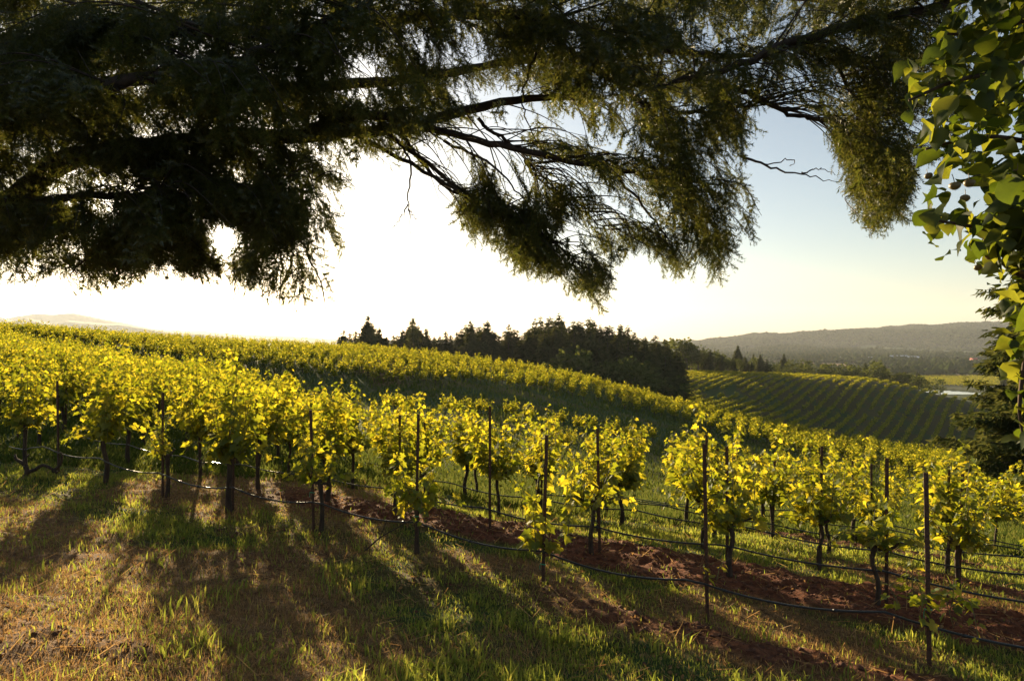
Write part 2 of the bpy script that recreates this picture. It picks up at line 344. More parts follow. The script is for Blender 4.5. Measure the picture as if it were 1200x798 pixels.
def build_ground():
    ys = [np.arange(-20, 3, .8), np.arange(3, 15, .075)]
    k = 15.0; g = []
    while k < 9400: g.append(k); k *= 1.0135 if k < 5200 else 1.03
    ys = np.concatenate(ys+[np.array(g)]); NX = 640
    t = np.linspace(-1, 1, NX); s = np.sign(t)*(.35*np.abs(t)+.65*np.abs(t)**2.2)
    hw = np.where(ys < 15, np.maximum(16, 1.25*ys+8), 1.25*ys+8)
    s2 = np.linspace(-1, 1, NX)
    mixw = sstep(12, 60, ys)[:, None]
    X = hw[:, None]*(s[None]*(1-mixw)+s2[None]*mixw); Y = np.repeat(ys[:, None], NX, 1)
    Z = terrain(X.ravel(), Y.ravel())
    V = np.stack([X.ravel(), Y.ravel(), Z], 1); ny = len(ys)
    i = np.arange(ny-1)[:, None]*NX; j = np.arange(NX-1)[None]
    Q = np.stack([i+j, i+j+1, i+NX+j+1, i+NX+j], -1).reshape(-1, 4)
    m, n, l = new_mat('ground')
    out = n.new('ShaderNodeOutputMaterial'); b = n.new('ShaderNodeBsdfPrincipled'); b.inputs['Roughness'].default_value = .95
    b.inputs['Specular IOR Level'].default_value = .15
    l.new(b.outputs[0], out.inputs[0])
    geo = n.new('ShaderNodeNewGeometry')
    def noise(sc, det=6):
        q = n.new('ShaderNodeTexNoise'); q.inputs['Scale'].default_value = sc; q.inputs['Detail'].default_value = det; q.inputs['Roughness'].default_value = .65
        l.new(geo.outputs['Position'], q.inputs['Vector']); return q
    nA, nB, nC = noise(14), noise(.5, 8), noise(.012, 10)
    at = n.new('ShaderNodeVertexColor'); at.layer_name = 'cover'
    sep = n.new('ShaderNodeSeparateColor'); l.new(at.outputs['Color'], sep.inputs[0])
    def mix(a, bb, fac):
        q = n.new('ShaderNodeMix'); q.data_type = 'RGBA'
        l.new(a, q.inputs[6]); l.new(bb, q.inputs[7]); l.new(fac, q.inputs[0]); return q.outputs[2]
    thatch = ramp(n, [(.30, (.055, .030, .014)), (.5, (.15, .085, .035)), (.7, (.26, .16, .07))]); l.new(nA.outputs['Fac'], thatch.inputs[0])
    green = ramp(n, [(.3, (.022, .040, .008)), (.55, (.048, .080, .016)), (.75, (.095, .11, .028))]); l.new(nA.outputs['Fac'], green.inputs[0])
    soil = ramp(n, [(.3, (.055, .018, .008)), (.55, (.16, .054, .024)), (.75, (.25, .09, .04))]); l.new(nA.outputs['Fac'], soil.inputs[0])
    wood = ramp(n, [(.3, (.022, .032, .012)), (.5, (.042, .055, .020)), (.7, (.085, .085, .035))]); l.new(nC.outputs['Fac'], wood.inputs[0])
    c = mix(green.outputs[0], thatch.outputs[0], sep.outputs[1])
    c = mix(c, soil.outputs[0], sep.outputs[0])
    c = mix(c, wood.outputs[0], sep.outputs[2])
    l.new(c, b.inputs['Base Color'])
    bp = n.new('ShaderNodeBump'); bp.inputs['Strength'].default_value = .7; bp.inputs['Distance'].default_value = .05
    l.new(nA.outputs['Fac'], bp.inputs['Height']); l.new(bp.outputs[0], b.inputs['Normal'])
    buf = Buf(); buf.add(V, None, Q); me = buf.mesh('ground', m, smooth=True)
    x, y = V[:, 0], V[:, 1]; px = CX+F*x/np.maximum(y, 10)
    so = is_soil(x, y)*sstep(19, 15, y); dr = is_dry(x, y)
    # bare strips between the hill rows, dry grass on the banks, the fields of the valley floor
    hs = .7*sstep(.58, .68, fbm(x/9, y/30, 3, 61))*sstep(60, 80, y)*sstep(170, 140, y)*.9
    h2 = .3*sstep(.40, .5, fbm(x/4, y/18, 3, 66))*sstep(150, 180, y)*sstep(360, 330, y)*(px > 715)
    so = np.maximum(so, np.maximum(hs, h2))
    bank = .35*sstep(.54, .66, fbm(x/22, y/5, 4, 62))*sstep(18, 26, y)*sstep(140, 110, y)
    dr = np.where(y > 20, bank, dr)
    fields = ((y > 760) & (y < 2300)) * sstep(.52, .56, fbm(x/150, y/420, 2, 71))
    dr = np.where(y > 600, fields, dr)
    wd = np.where((y > 330), 1-np.maximum(fields, .8*((y > 2400) & (y < 3600))*sstep(.56, .62, fbm(x/300, y/500, 2, 73))), 0)
    wd = np.where((y > 330) & (y < 600), .6, wd)
    colr = np.stack([so, dr, wd, np.ones_like(so)], 1).astype(np.float32)
    ca = me.color_attributes.new('cover', 'FLOAT_COLOR', 'POINT'); ca.data.foreach_set('color', colr.ravel())
    tag(link('ground', me), kind='structure')
build_ground()

# pond
def build_pond():
    m, n, l = new_mat('pond_water'); out = n.new('ShaderNodeOutputMaterial'); b = n.new('ShaderNodeBsdfPrincipled'); l.new(b.outputs[0], out.inputs[0])
    b.inputs['Base Color'].default_value = (.10, .15, .18, 1); b.inputs['Roughness'].default_value = .08
    ns = n.new('ShaderNodeTexNoise'); ns.inputs['Scale'].default_value = .6; bp = n.new('ShaderNodeBump'); bp.inputs['Strength'].default_value = .15
    l.new(ns.outputs['Fac'], bp.inputs['Height']); l.new(bp.outputs[0], b.inputs['Normal'])
    a = np.linspace(0, 2*math.pi, 41)[:-1]
    V = np.stack([432+43*np.cos(a)*(1+.06*np.sin(3*a)), 690+64*np.sin(a)*(1+.05*np.cos(2*a)), np.full(40, -53.3)], 1)
    V = np.vstack([V, [[432, 690, -53.3]]])
    buf = Buf(); buf.add(V, [(40, k, (k+1) % 40) for k in range(40)]); tag(link('pond_water', buf.mesh('pond_water', m)), kind='structure')
build_pond()

# haze: one closed box of pale air round everything
def build_haze():
    m, n, l = new_mat('haze'); out = n.new('ShaderNodeOutputMaterial'); v = n.new('ShaderNodeVolumePrincipled')
    v.inputs['Color'].default_value = (.84, .90, 1.0, 1); v.inputs['Density'].default_value = HAZE; v.inputs['Anisotropy'].default_value = .3
    l.new(v.outputs[0], out.inputs['Volume'])
    buf = Buf(); box(buf, -14000, 14000, -60, 9900, -75, 460)
    tag(link('haze', buf.mesh('haze', m)), 'warm pale evening haze over the valley and the far ridges', 'haze', kind='stuff')
HAZE = .45e-4
build_haze()

# ------------------------------------------------------------------ grapevines
def grape_leaf():
    a = np.radians([-90, -62, -35, -12, 8, 30, 52, 72, 90, 108, 128, 150, 172, 192, 215, 242])
    r = np.array([.10, .42, .50, .44, .34, .58, .44, .50, .72, .50, .44, .58, .34, .44, .50, .42])
    x, y = r*np.cos(a)*.95, r*np.sin(a)+.18
    z = .16*np.abs(x)-.22*(y**2)
    V = np.vstack([[0, .12, -.02], np.stack([x, y, z], 1)])
    T = np.array([(0, k+1, (k+1) % 16+1) for k in range(16)])
    return V, T, np.zeros((0, 4), int)
LEAF = grape_leaf()
QL = (np.array([[0, -.1, 0], [-.42, .25, .1], [-.25, .7, .0], [.1, .85, -.1], [.45, .45, .08], [.3, 0, .05]]), np.array([(0, 1, 2), (0, 2, 3), (0, 3, 4), (0, 4, 5)]), np.zeros((0, 4), int))

def vine_foliage(r, nsh=11, head=.72, hmin=.45, hmax=1.1, spread=.28, leaf=LEAF, per=17, size=.12, low=4):
    """shoots rise from the head and carry leaves that shrink to the tip; returns (leaf template buffer, stem buffer)"""
    lb, sb = Buf(), Buf(); P, D, S = [], [], []
    for k in range(nsh+low):
        a = r.uniform(0, 2*math.pi); L = r.uniform(hmin, hmax); q = r.uniform(.1, 1)
        if k < 2: L *= 1.28
        base = np.array([math.cos(a)*.1+r.uniform(-.16, .16), math.sin(a)*.08, head+r.uniform(-.06, .1)])
        out = np.array([math.cos(a)*spread*1.15, math.sin(a)*spread, 0])*q
        if k >= nsh:            # short drooping shoots
            L = r.uniform(.2, .4); pts = [base, base+out*1.3+np.array([0, 0, L*.25]), base+out*2.0+np.array([0, 0, -L*.6])]
        else:
            pts = [base, base+out*.8+np.array([0, 0, L*.4]), base+out*1.2+np.array([r.uniform(-.06, .06), r.uniform(-.06, .06), L*.8]),
                   base+out*1.35+np.array([r.uniform(-.12, .12), r.uniform(-.1, .1), L])]
        c = spline(pts, 10); tube(sb, c, np.linspace(.006, .0025, 10), 4, cap=False)
        m = int(per*L/.8)+2
        for i in range(m):
            t = (i+.4)/m; p = c[min(9, int(t*9))]*(1-(t*9) % 1)+c[min(9, int(t*9)+1)]*((t*9) % 1)
            b = r.uniform(0, 2*math.pi); out2 = np.array([math.cos(b), math.sin(b), r.uniform(-.5, .35)])
            P.append(p+out2*r.uniform(.03, .10)*(1-.5*t)); D.append(out2+np.array([0, 0, -.35])); S.append(size*(1.15-.75*t**1.6)*r.uniform(.75, 1.2))
    P, D, S = np.array(P), np.array(D), np.array(S)
    keep = P[:, 2] > .3
    R = frame(D[keep], np.array([r.gauss(0, .7) for _ in range(keep.sum())]))
    instance(lb, leaf, P[keep], R, S[keep]); return lb, sb
def vine_trunk(r, head=.75):
    b = Buf(); w = [r.uniform(-.05, .05) for _ in range(6)]
    c = spline([(0, 0, -.08), (w[0]*.5, w[1]*.5, head*.35), (w[2], w[3]*.5, head*.7), (w[4]*.5, 0, head)], 9)
    tube(b, c, np.array([.042, .036, .031, .029, .028, .027, .030, .036, .030])*r.uniform(.85, 1.15), 8)
    for s in (-1, 1):
        L = r.uniform(.12, .28)
        arm = spline([(w[4]*.5, 0, head-.06), (s*L*.6, r.uniform(-.05, .05), head-.02+r.uniform(-.03, .05)), (s*L, r.uniform(-.06, .06), head+r.uniform(.05, .14))], 6)
        tube(b, arm, np.linspace(.024, .013, 6), 6)
    return b
VN = 8; VINES = []
for k in range(VN):
    r = random.Random(100+k)
    lb, sb = vine_foliage(r, nsh=[15, 14, 16, 13, 15, 13, 16, 14][k], per=20, size=.125, low=6)
    VINES.append((lb.mesh('vine_foliage', M['vine_leaf']), sb.mesh('vine_shoots', M['cane']), vine_trunk(r).mesh('vine_trunk', M['bark'], True)))
def special_vine(seed, **kw):
    trunk = kw.pop('trunk', True); head = kw.get('head', .72); r = random.Random(seed); lb, sb = vine_foliage(r, **kw)
    return (lb.mesh('vine_foliage', M['vine_leaf']), sb.mesh('vine_shoots', M['cane']), vine_trunk(r, head+.03).mesh('vine_trunk', M['bark'], True) if trunk else None)
def put_vine(name, meshes, x, y, rz, s, label, group, sz=None):
    lb, sb, tb = meshes
    e = empty(name, (x, y, tz(x, y)-.01), label, 'grapevine', group, rz); e.scale = (s, s, sz or s)
    if tb: link('trunk', tb, e)
    f = link('foliage', lb, e); link('shoots', sb, f)
    return e

def row_pt(px, off):
    Y = off/(ND[1]+ND[0]*(px-CX)/F); return (px-CX)/F*Y, Y
ROWA = math.atan2(TD[1], TD[0])

# posts
def post_mesh(h):
    b = Buf(); w = .014                       # a studded T section
    box(b, -.019, .019, -.003, .003, -.25, h); box(b, -.003, .003, .0031, .030, -.25, h-.002)
    for k in range(int(h/.1)-2): box(b, -.006, .006, -.010, -.0031, .2+k*.1, .215+k*.1)
    return b.mesh('post', M['rust'])
POSTM = {}
def put_post(x, y, h, label, group='steel posts along the near vine rows', tilt=0, tie=None):
    k = round(h, 1)
    if k not in POSTM: POSTM[k] = post_mesh(k)
    o = link('trellis_post', POSTM[k]); o.location = (x, y, tz(x, y)); o.rotation_euler = (tilt+rnd.uniform(-.02, .02), rnd.uniform(-.03, .03), ROWA+rnd.uniform(-.3, .3))
    tag(o, label, 'post', group)
    if tie:
        b = Buf(); tube(b, spline([(-.03, -.01, tie), (0, -.035, tie+.01), (.03, 0, tie), (0, .035, tie-.01), (-.03, .01, tie)], 9), .006, 5)
        tube(b, spline([(-.03, -.012, tie), (-.04, -.015, tie-.04), (-.035, -.012, tie-.07)], 4), .004, 4)
        link('tie', b.mesh('tie', M['tape']), o)
    return o

R1, R2, R3 = 7.03, 8.65, 10.3
# first row: (px, mesh or None, scale, label)
G1, G2 = 'grapevines of the first row', 'grapevines of the second row'
first = [
 (-60, 0, 1.18, 'full grapevine at the outer end of the first row, cut by the picture edge'),
 (30, 1, 1.15, 'full grapevine of the first row just uphill of the first bare post'),
 (123, 2, 1.15, 'full grapevine of the first row between the two leftmost posts'),
 (268, 4, 1.25, 'broad grapevine of the first row whose trunk shadow runs straight at the viewer'),
]
for px, k, s, lab in first:
    x, y = row_pt(px, R1); put_vine('grapevine', VINES[k], x, y, ROWA+rnd.uniform(-.3, .3), s, lab, G1)
sv = special_vine(11, nsh=5, per=15, hmin=.35, hmax=.8, spread=.16, low=3, size=.105)
x, y = row_pt(192, R1); put_vine('grapevine', sv, x+.05, y, ROWA, .95, 'small grapevine tied to the third post of the first row with low leaves', G1)
sv = special_vine(12, nsh=7, per=16, hmin=.45, hmax=.9, spread=.22, low=6, size=.12)
x, y = row_pt(372, R1); put_vine('grapevine', sv, x+.03, y+.05, ROWA, 1.0, 'medium grapevine of the first row on the post with a green tape tie', G1)
sv = special_vine(13, nsh=7, per=17, hmin=.35, hmax=.75, spread=.25, low=10, size=.135, head=.68)
x, y = row_pt(488, R1); put_vine('grapevine', sv, x, y+.04, ROWA, 1.0, 'grapevine with large low leaves around the middle post of the first row', G1)
sv = special_vine(14, nsh=5, per=20, hmin=.5, hmax=.72, spread=.08, low=3, size=.12, head=.42, trunk=False)
x, y = row_pt(638, R1); put_vine('grapevine', sv, x, y+.03, ROWA, 1.12, 'slim young grapevine climbing one post from the hose upward', G1)
sv = special_vine(15, nsh=2, per=14, hmin=.12, hmax=.2, spread=.05, low=0, size=.075, head=.34, trunk=False)
x, y = row_pt(826, R1); put_vine('grapevine', sv, x, y, ROWA, 1.0, 'tiny leaf sprout at the foot of a bare tall post', G1)
sv = special_vine(16, nsh=4, per=26, hmin=.22, hmax=.40, spread=.12, low=2, size=.09, head=.50, trunk=False)
x, y = row_pt(1089, R1); put_vine('grapevine', sv, x, y+.02, ROWA, 1.0, 'short young shoot on the nearest post above the hose', G1)
for px, h, lab, tie in [(-50, 1.7, 'rusty post at the uphill end of the first row', None), (68, 1.7, 'rusty post of the first row between its two fullest uphill vines', None),
    (190, 1.7, 'rusty post of the first row beside the small low-leaved vine', None), (367, 1.7, 'rusty post of the first row with green tape at the hose', .55),
    (487, 1.8, 'rusty post inside the large-leaved vine of the first row', .5), (636, 1.7, 'rusty post carrying the slim young climbing vine', .22),
    (829, 1.75, 'tall bare rusty post with a tiny sprout at its foot', None), (1089, 1.68, 'nearest rusty post with the short young shoot', .5),
    (1420, 1.7, 'rusty post of the first row beyond the picture edge', None)]:
    x, y = row_pt(px, R1); put_post(x, y, h, lab, 'steel posts of the first vine row', tie=tie)
x, y = row_pt(268, R1); put_post(x+.03, y+.06, 1.3, 'short rusty post hidden in the broad vine of the first row', 'steel posts of the first vine row')

second = [(-160, 1, 1.0, 'full grapevine at the outer uphill end of the second row'), (-60, 3, 1.0, 'grapevine of the second row beyond the picture edge'), (45, 5, 1.2, 'grapevine of the second row behind the leftmost vines'),
 (150, 6, 1.22, 'leafy grapevine of the second row behind the second and third posts'), (235, 7, 1.22, 'leafy grapevine of the second row with its trunk showing left of the broad vine'),
 (303, 0, 1.22, 'leafy grapevine of the second row just right of the broad first-row vine'), (383, 2, 1.12, 'grapevine of the second row behind the green-taped post'),
 (463, 4, .95, 'grapevine of the second row left of the large-leaved vine')]
for px, k, s, lab in second:
    x, y = row_pt(px, R2); put_vine('grapevine', VINES[k], x, y, ROWA+rnd.uniform(-.3, .3), s, lab, G2)
sv = special_vine(21, nsh=7, per=16, hmin=.35, hmax=.7, spread=.26, low=7, size=.125, head=.72)
x, y = row_pt(704, R2); put_vine('grapevine', sv, x-.12, y, ROWA, 1.0, 'second-row grapevine leaning to one side of its leaning post', G2)
sv = special_vine(22, nsh=11, per=18, hmin=.6, hmax=1.15, spread=.34, low=5, size=.125, head=.66)
x, y = row_pt(856, R2); put_vine('grapevine', sv, x, y, ROWA, 1.0, 'tall second-row grapevine with shoots higher than its neighbours', G2)
sv = special_vine(23, nsh=5, per=18, hmin=.25, hmax=.5, spread=.22, low=6, size=.12, head=.66)
x, y = row_pt(1036, R2); put_vine('grapevine', sv, x-.08, y, ROWA, 1.0, 'small grapevine of the second row on the post beside the dark soil', G2)
x, y = row_pt(1285, R2); put_vine('grapevine', VINES[3], x, y, ROWA, 1.0, 'grapevine of the second row beyond the picture edge downhill', G2)
for px, h, lab in [(468, 1.6, 'rusty post of the second row behind the large-leaved vine'), (574, 1.75, 'bare rusty post of the second row in the open gap'),
    (703, 1.7, 'leaning rusty post of the second row'), (853, 1.6, 'rusty post inside the tall second-row vine'),
    (1040, 1.6, 'stout rusty post of the small second-row vine'), (1280, 1.7, 'rusty post of the second row beyond the picture edge'), (20, 1.6, 'rusty post of the second row at the uphill end'), (300, 1.6, 'rusty post of the second row right of the broad vine')]:
    x, y = row_pt(px, R2); put_post(x, y+.02, h, lab, 'steel posts of the second vine row', tilt=.05 if px == 703 else 0)

# the remaining rows of the near block, then the hill blocks: collect spots, nearest 300 become things
spots = []      # x, y, rz, scale, row number
off = R3; row = 3
while off < 62:
    a0 = -off*3.3-6; a = a0
    while a < 26:
        a += 1.72+rnd.uniform(-.16, .16)
        x, y = ND[0]*off+TD[0]*a, ND[1]*off+TD[1]*a
        if y < 4: continue
        px = CX+F*x/y
        lim = np.interp(px, [-400, 100, 230, 330, 430, 600, 900, 1300], [80, 66, 46, 28, 19, 15.5, 14.6, 15.5])
        if y > lim or px < -170 or px > 1330: continue
        if rnd.random() < (.02 if px > 430 else .06)+((.10 if px > 430 else .28) if row > 4 else 0) and y < 20: continue
        spots.append((x, y, ROWA, rnd.uniform(.9, 1.12), row))
    off += 1.7 if off < 20 else 1.9; row += 1
near_n = len(spots)
# upper hill block above the grassy gully, rows along the contour
for k in range(34):
    Y0 = 76+k*2.5
    X = -95.
    while X < 120:
        X += 1.75+rnd.uniform(-.25, .25)
        y = Y0-.10*X-12*sstep(0, 60, np.array(X)).item()+rnd.uniform(-.2, .2); px = CX+F*X/y
        if px < -150 or px > 1180: continue
        lo = np.interp(px, [-200, 230, 300, 500, 700, 780, 860, 1000, 1200], [66, 72, 76, 80, 92, 96, 88, 76, 58])
        hi = np.interp(px, [-200, 400, 800, 1200], [150, 145, 135, 118])
        if y < lo or y > hi or rnd.random() < .05: continue
        if fbm(np.array([X/7]), np.array([y/5]), 2, 88)[0] < .30: continue
        spots.append((X, y, 0, rnd.uniform(.85, 1.2)*(1.05 if y < 100 else .95), 0))
# lower contour rows right of the gully
for k in range(14):
    Y0 = 37+k*3.4
    X = 3.
    while X < 70:
        X += 1.6+rnd.uniform(-.2, .2); y = Y0-.28*X; px = CX+F*X/max(y, 5)
        if y < 24 or px < 790 or px > 1220: continue
        if y < np.interp(px, [780, 850, 950, 1200], [60, 50, 40, 34]) or rnd.random() < .25: continue
        spots.append((X, y, 0, rnd.uniform(.6, .85), 0))
# terrace vines in the gully
for px, Yt in [(452, 62), (462, 61), (470, 62), (481, 61), (522, 64), (530, 64), (538, 64), (549, 65), (562, 65), (572, 65), (593, 66), (602, 66), (616, 66), (624, 66), (652, 66), (660, 66), (676, 66), (684, 67), (695, 68),
               (712, 68), (722, 69), (733, 69), (741, 66), (755, 70), (765, 71), (568, 48), (575, 48), (655, 50), (664, 50), (668, 50), (690, 50), (700, 50), (724, 50), (735, 50), (705, 36), (785, 40), (795, 40), (812, 44), (823, 45), (838, 48), (850, 46)]:
    spots.append(((px-CX)/F*Yt, Yt, 0, rnd.uniform(.8, 1.1), -1))
order = sorted(range(len(spots)), key=lambda i: spots[i][0]**2+spots[i][1]**2)
NTH = 280
lab_row = {3: 'grapevine in the third row, behind the second line of hose', 4: 'grapevine in the fourth row, seen between the front vines',
           5: 'grapevine in the fifth row, seen over the front vines'}
things, rest = order[:NTH], order[NTH:]
for i in things:
    x, y, rz, s, rw = spots[i]; s = s*rnd.uniform(.93, 1.05)*float(np.interp(CX+F*x/y, [-100, 250, 420, 600], [1.15, 1.15, 1.04, 1.02]))
    lab = lab_row.get(rw, 'grapevine in the dense rows behind the fifth row of the near block') if rw > 0 else 'grapevine on the grassy slope below the hill block'
    grp = {3: 'grapevines of the third row', 4: 'grapevines of the fourth row', 5: 'grapevines of the fifth row'}.get(rw, 'grapevines of the rear rows') if rw > 0 else 'grapevines on the grassy slope'
    put_vine('grapevine', VINES[rnd.randrange(VN)], x, y, rz+rnd.uniform(-.4, .4)+(math.pi if rnd.random() < .5 else 0), s, lab, grp)
    if rw in (3, 4, 5, 6) and rnd.random() < .5:
        put_post(x+.03, y+.05, rnd.choice([1.5, 1.6, 1.7]), {3: 'rusty post in the third vine row', 4: 'rusty post in the fourth vine row', 5: 'rusty post in the fifth vine row', 6: 'rusty post in the sixth vine row'}[rw],
                 {3: 'steel posts of the third row', 4: 'steel posts of the fourth row', 5: 'steel posts of the fifth row', 6: 'steel posts of the sixth row'}[rw])
print('vine things', len(things), 'rest', len(rest), 'near', near_n)
# the many vines of the hills as one mass of real small vines
FAR = []
for k in range(5):
    r = random.Random(300+k); lb, sb = vine_foliage(r, nsh=10, per=9, leaf=QL, size=.24, low=4); v, t, q = lb.arrays(); FAR.append((v, t, q))
FAR3 = []
for k in range(3):
    r = random.Random(330+k); lb, sb = vine_foliage(r, nsh=6, per=3, leaf=QL, size=.42, low=2, hmin=.4, hmax=.9, spread=.4); FAR3.append(lb.arrays())
tb = Buf(); tube(tb, [(0, 0, -.1), (.02, 0, .4), (0, 0, .9)], .04, 4, cap=False); TRK = tb.arrays()
buf = Buf()
xy = np.array([spots[i][:2] for i in rest]); sc = np.array([spots[i][3] for i in rest]); z = terrain(xy[:, 0], xy[:, 1])
pos = np.column_stack([xy, z]); kk = rng.integers(0, 5, len(pos)); rz = rng.uniform(0, 6.28, len(pos))
for k in range(5):
    s = kk == k; instance(buf, FAR[k], pos[s], rotz(rz[s]), sc[s], 0)
near = xy[:, 1] < 110
instance(buf, TRK, pos[near], rotz(rz[near]), sc[near], 1)
# second hill: straight rows running toward the viewer and down
hx, hy = [], []
d2 = np.array([.6, .8]); n2 = np.array([.8, -.6])
for r_ in np.arange(-190, 160, 3.7):
    for t_ in np.arange(60, 420, 1.15):
        x, y = d2*t_+n2*r_; hx.append(x); hy.append(y)
hx, hy = np.array(hx), np.array(hy)
hx += rng.normal(0, .12, len(hx))+2.2*np.sin(hy/70); hy += rng.normal(0, .12, len(hy))
px = CX+F*hx/hy
crest = np.interp(px, [740, 800, 1000, 1100, 1200], [312, 325, 322, 318, 312])
ok = (px > 715) & (px < 1185) & (hy > 158) & (hy < crest) & (rng.random(len(hx)) > .07)
ok &= fbm(hx/5, hy/9, 2, 91) > .27
hx, hy = hx[ok], hy[ok]; hz = terrain(hx, hy)
# a bench of short rows behind the crest and a block beyond the pond
ex, ey = [], []
for X in np.arange(80, 178, 2.9):
    for Y in np.arange(333, 372, 1.5): ex.append(X+.12*(Y-333)); ey.append(Y)
for X in np.arange(395, 640, 5.5):
    for Y in np.arange(780, 985, 4.5): ex.append(X+.2*(Y-780)); ey.append(Y)
ex, ey = np.array(ex), np.array(ey); ez = terrain(ex, ey)
P3 = np.column_stack([np.r_[hx, ex], np.r_[hy, ey], np.r_[hz, ez]]); s3 = np.r_[rng.uniform(1.0, 1.35, len(hx)), np.where(ey > 700, 2.0, 1.25)*rng.uniform(.8, 1.1, len(ex))]
kk = rng.integers(0, 3, len(P3)); rz = rng.uniform(0, 6.28, len(P3))
for k in range(3):
    s = kk == k; instance(buf, FAR3[k], P3[s], rotz(rz[s]), s3[s], 0)
print('hill vines', len(P3))
tag(link('hillside_vines', buf.mesh('hillside_vines', [M['hill_leaf'], M['bark']])), 'hundreds of yellow-green vines in rows covering the hillsides', 'grapevines', kind='stuff')

# posts on the grassy slope
for px, Yt, h in [(461, 50, 1.8), (491, 50, 2.0), (499, 44, 2.0), (521, 48, 2.0), (566, 47, 2.2), (588, 47, 2.1), (630, 49, 2.1), (665, 50, 2.1), (588, 33, 1.7), (624, 34, 1.7), (637, 36, 1.8), (562, 30, 1.6)]:
    x = (px-CX)/F*Yt; put_post(x, Yt, h, 'thin rusty post standing on the shaded grassy slope', 'posts on the grassy slope')

# hoses
def hose(off, a0, a1, h, label, sag=.05, step=1.72, pxs=None):
    pts = []; aa = np.arange(a0, a1, .2)
    for k, a in enumerate(aa):
        x, y = ND[0]*off+TD[0]*a, ND[1]*off+TD[1]*a
        u = ((a/step) % 1)*2-1
        pts.append((x, y, h-sag*(1-u*u)+.03*math.sin(a*.9+off)))
    pts = np.array(pts); g = near_z(pts[:, 0], pts[:, 1]); g = np.where(pts[:, 1] > 13, terrain(pts[:, 0], pts[:, 1], False), g)
    pts[:, 2] += g; b = Buf(); tube(b, pts, .011, 8)
    # drip emitters along the line
    for k in range(3, len(pts)-1, 5):
        d = pts[k+1]-pts[k]; d /= np.linalg.norm(d); tube(b, [pts[k]-d*.02, pts[k]+d*.02], .017, 6)
    o = link('drip_hose', b.mesh('drip_hose', M['hose'], True)); tag(o, label, 'hose', 'drip hoses along the vine rows')
hose(R1-.03, -15, 6.5, .42, 'black drip hose strung along the nearest row of posts', .09)
hose(R2-.03, -16, 9, .40, 'black drip hose along the second row behind the tilled soil', .06)
hose(R3-.03, -8, 11, .42, 'black drip hose along the third vine row', .06)
hose(R3+1.67, -6, 12, .42, 'black drip hose along the fourth vine row', .05)
hose(R3+3.37, -6, 13, .42, 'black drip hose along the fifth vine row', .05)
hose(R3+5.07, -6, 14, .42, 'black drip hose along the sixth vine row', .05)

# dead stump left of the first row, and a bare prunings cane leaning at the middle post
def stump():
    x, y = row_pt(30, 6.4); b = Buf(); z0 = tz(x, y)
    for pts, ra in [([(0, 0, -.05), (.03, 0, .1), (-.05, .02, .22), (-.16, 0, .30), (-.20, .02, .38)], (.05, .018)), ([(.02, 0, .08), (.16, .02, .12), (.30, 0, .2), (.46, .02, .12), (.55, 0, .06)], (.036, .02)),
                    ([(.46, .02, .08), (.58, .03, .2), (.62, .02, .36), (.60, 0, .42)], (.03, .016)), ([(-.04, 0, .2), (-.02, .02, .3), (.04, .02, .38)], (.025, .012))]:
        c = spline(pts, 9); tube(b, c*1.0, np.linspace(ra[0], ra[1], 9), 7)
    o = link('dead_vine_stump', b.mesh('dead_vine_stump', M['bark'], True)); o.location = (x, y, z0); tag(o, 'dark twisted dead vine stump lying in the shaded grass', 'stump')
    x, y = row_pt(470, 7.0); b = Buf(); tube(b, spline([(0, 0, .02), (.2, 0, .2), (.42, .03, .32), (.6, .05, .42)], 9), np.linspace(.012, .004, 9), 5); tube(b, spline([(.2, 0, .2), (.26, -.05, .34), (.3, -.08, .44)], 6), .005, 4)
    o = link('pruned_cane', b.mesh('pruned_cane', M['bark'], True)); o.location = (x-.45, y-.1, tz(x-.45, y-.1)); tag(o, 'bare pruned cane leaning toward the middle post', 'cane')
stump()

# ------------------------------------------------------------------ grass, straw, clods
def blades(name, n, mat, label, cat, hr, wr, accept, lean=.5, ymax=16, segs=True):
    # sample within the seen wedge with density falling with distance
    Y = 2.2+(ymax-2.2)*rng.random(n*3)**1.25; X = (rng.random(n*3)*2-1)*(.86*Y+1.0)
    keep = rng.random(n*3) < accept(X, Y); X, Y = X[keep][:n], Y[keep][:n]; m = len(X)
    Z = terrain(X, Y)-.01
    h = rng.uniform(*hr, m)*(.6+.8*vnoise(X*2.2, Y*2.2, 77)); w = rng.uniform(*wr, m)*(1+Y*.06)
    a = rng.uniform(0, 2*math.pi, m); la = rng.uniform(0, 2*math.pi, m); lk = rng.random(m)*lean
    dx, dy = np.cos(a)*w, np.sin(a)*w
    lx, ly = np.cos(la)*h*lk, np.sin(la)*h*lk
    P = np.column_stack([X, Y, Z])
    V = np.stack([P+np.column_stack([-dx, -dy, 0*h]), P+np.column_stack([dx, dy, 0*h]),
                  P+np.column_stack([dx*.8+lx*.35, dy*.8+ly*.35, h*.55]), P+np.column_stack([-dx*.8+lx*.35, -dy*.8+ly*.35, h*.55]),
                  P+np.column_stack([lx*1.25, ly*1.25, h*(1-.35*lk)])], 1).reshape(-1, 3)
    o5 = (np.arange(m)*5)[:, None]
    b = Buf(); b.add(V, np.array([[3, 2, 4]])+o5, np.array([[0, 1, 2, 3]])+o5)
    tag(link(name, b.mesh(name, mat)), label, cat, kind='stuff'); print(name, m)
def acc_green(x, y):
    s = is_soil(x, y); d = is_dry(x, y); c = sstep(.36, .62, fbm(x*1.4, y*1.4, 3, 81))
    return (1-s)**2*(1-.82*d)*(.25+.75*c)+.012
def acc_dry(x, y):
    s = is_soil(x, y); d = is_dry(x, y); return (1-s)**2*(.22+.78*d)+.02
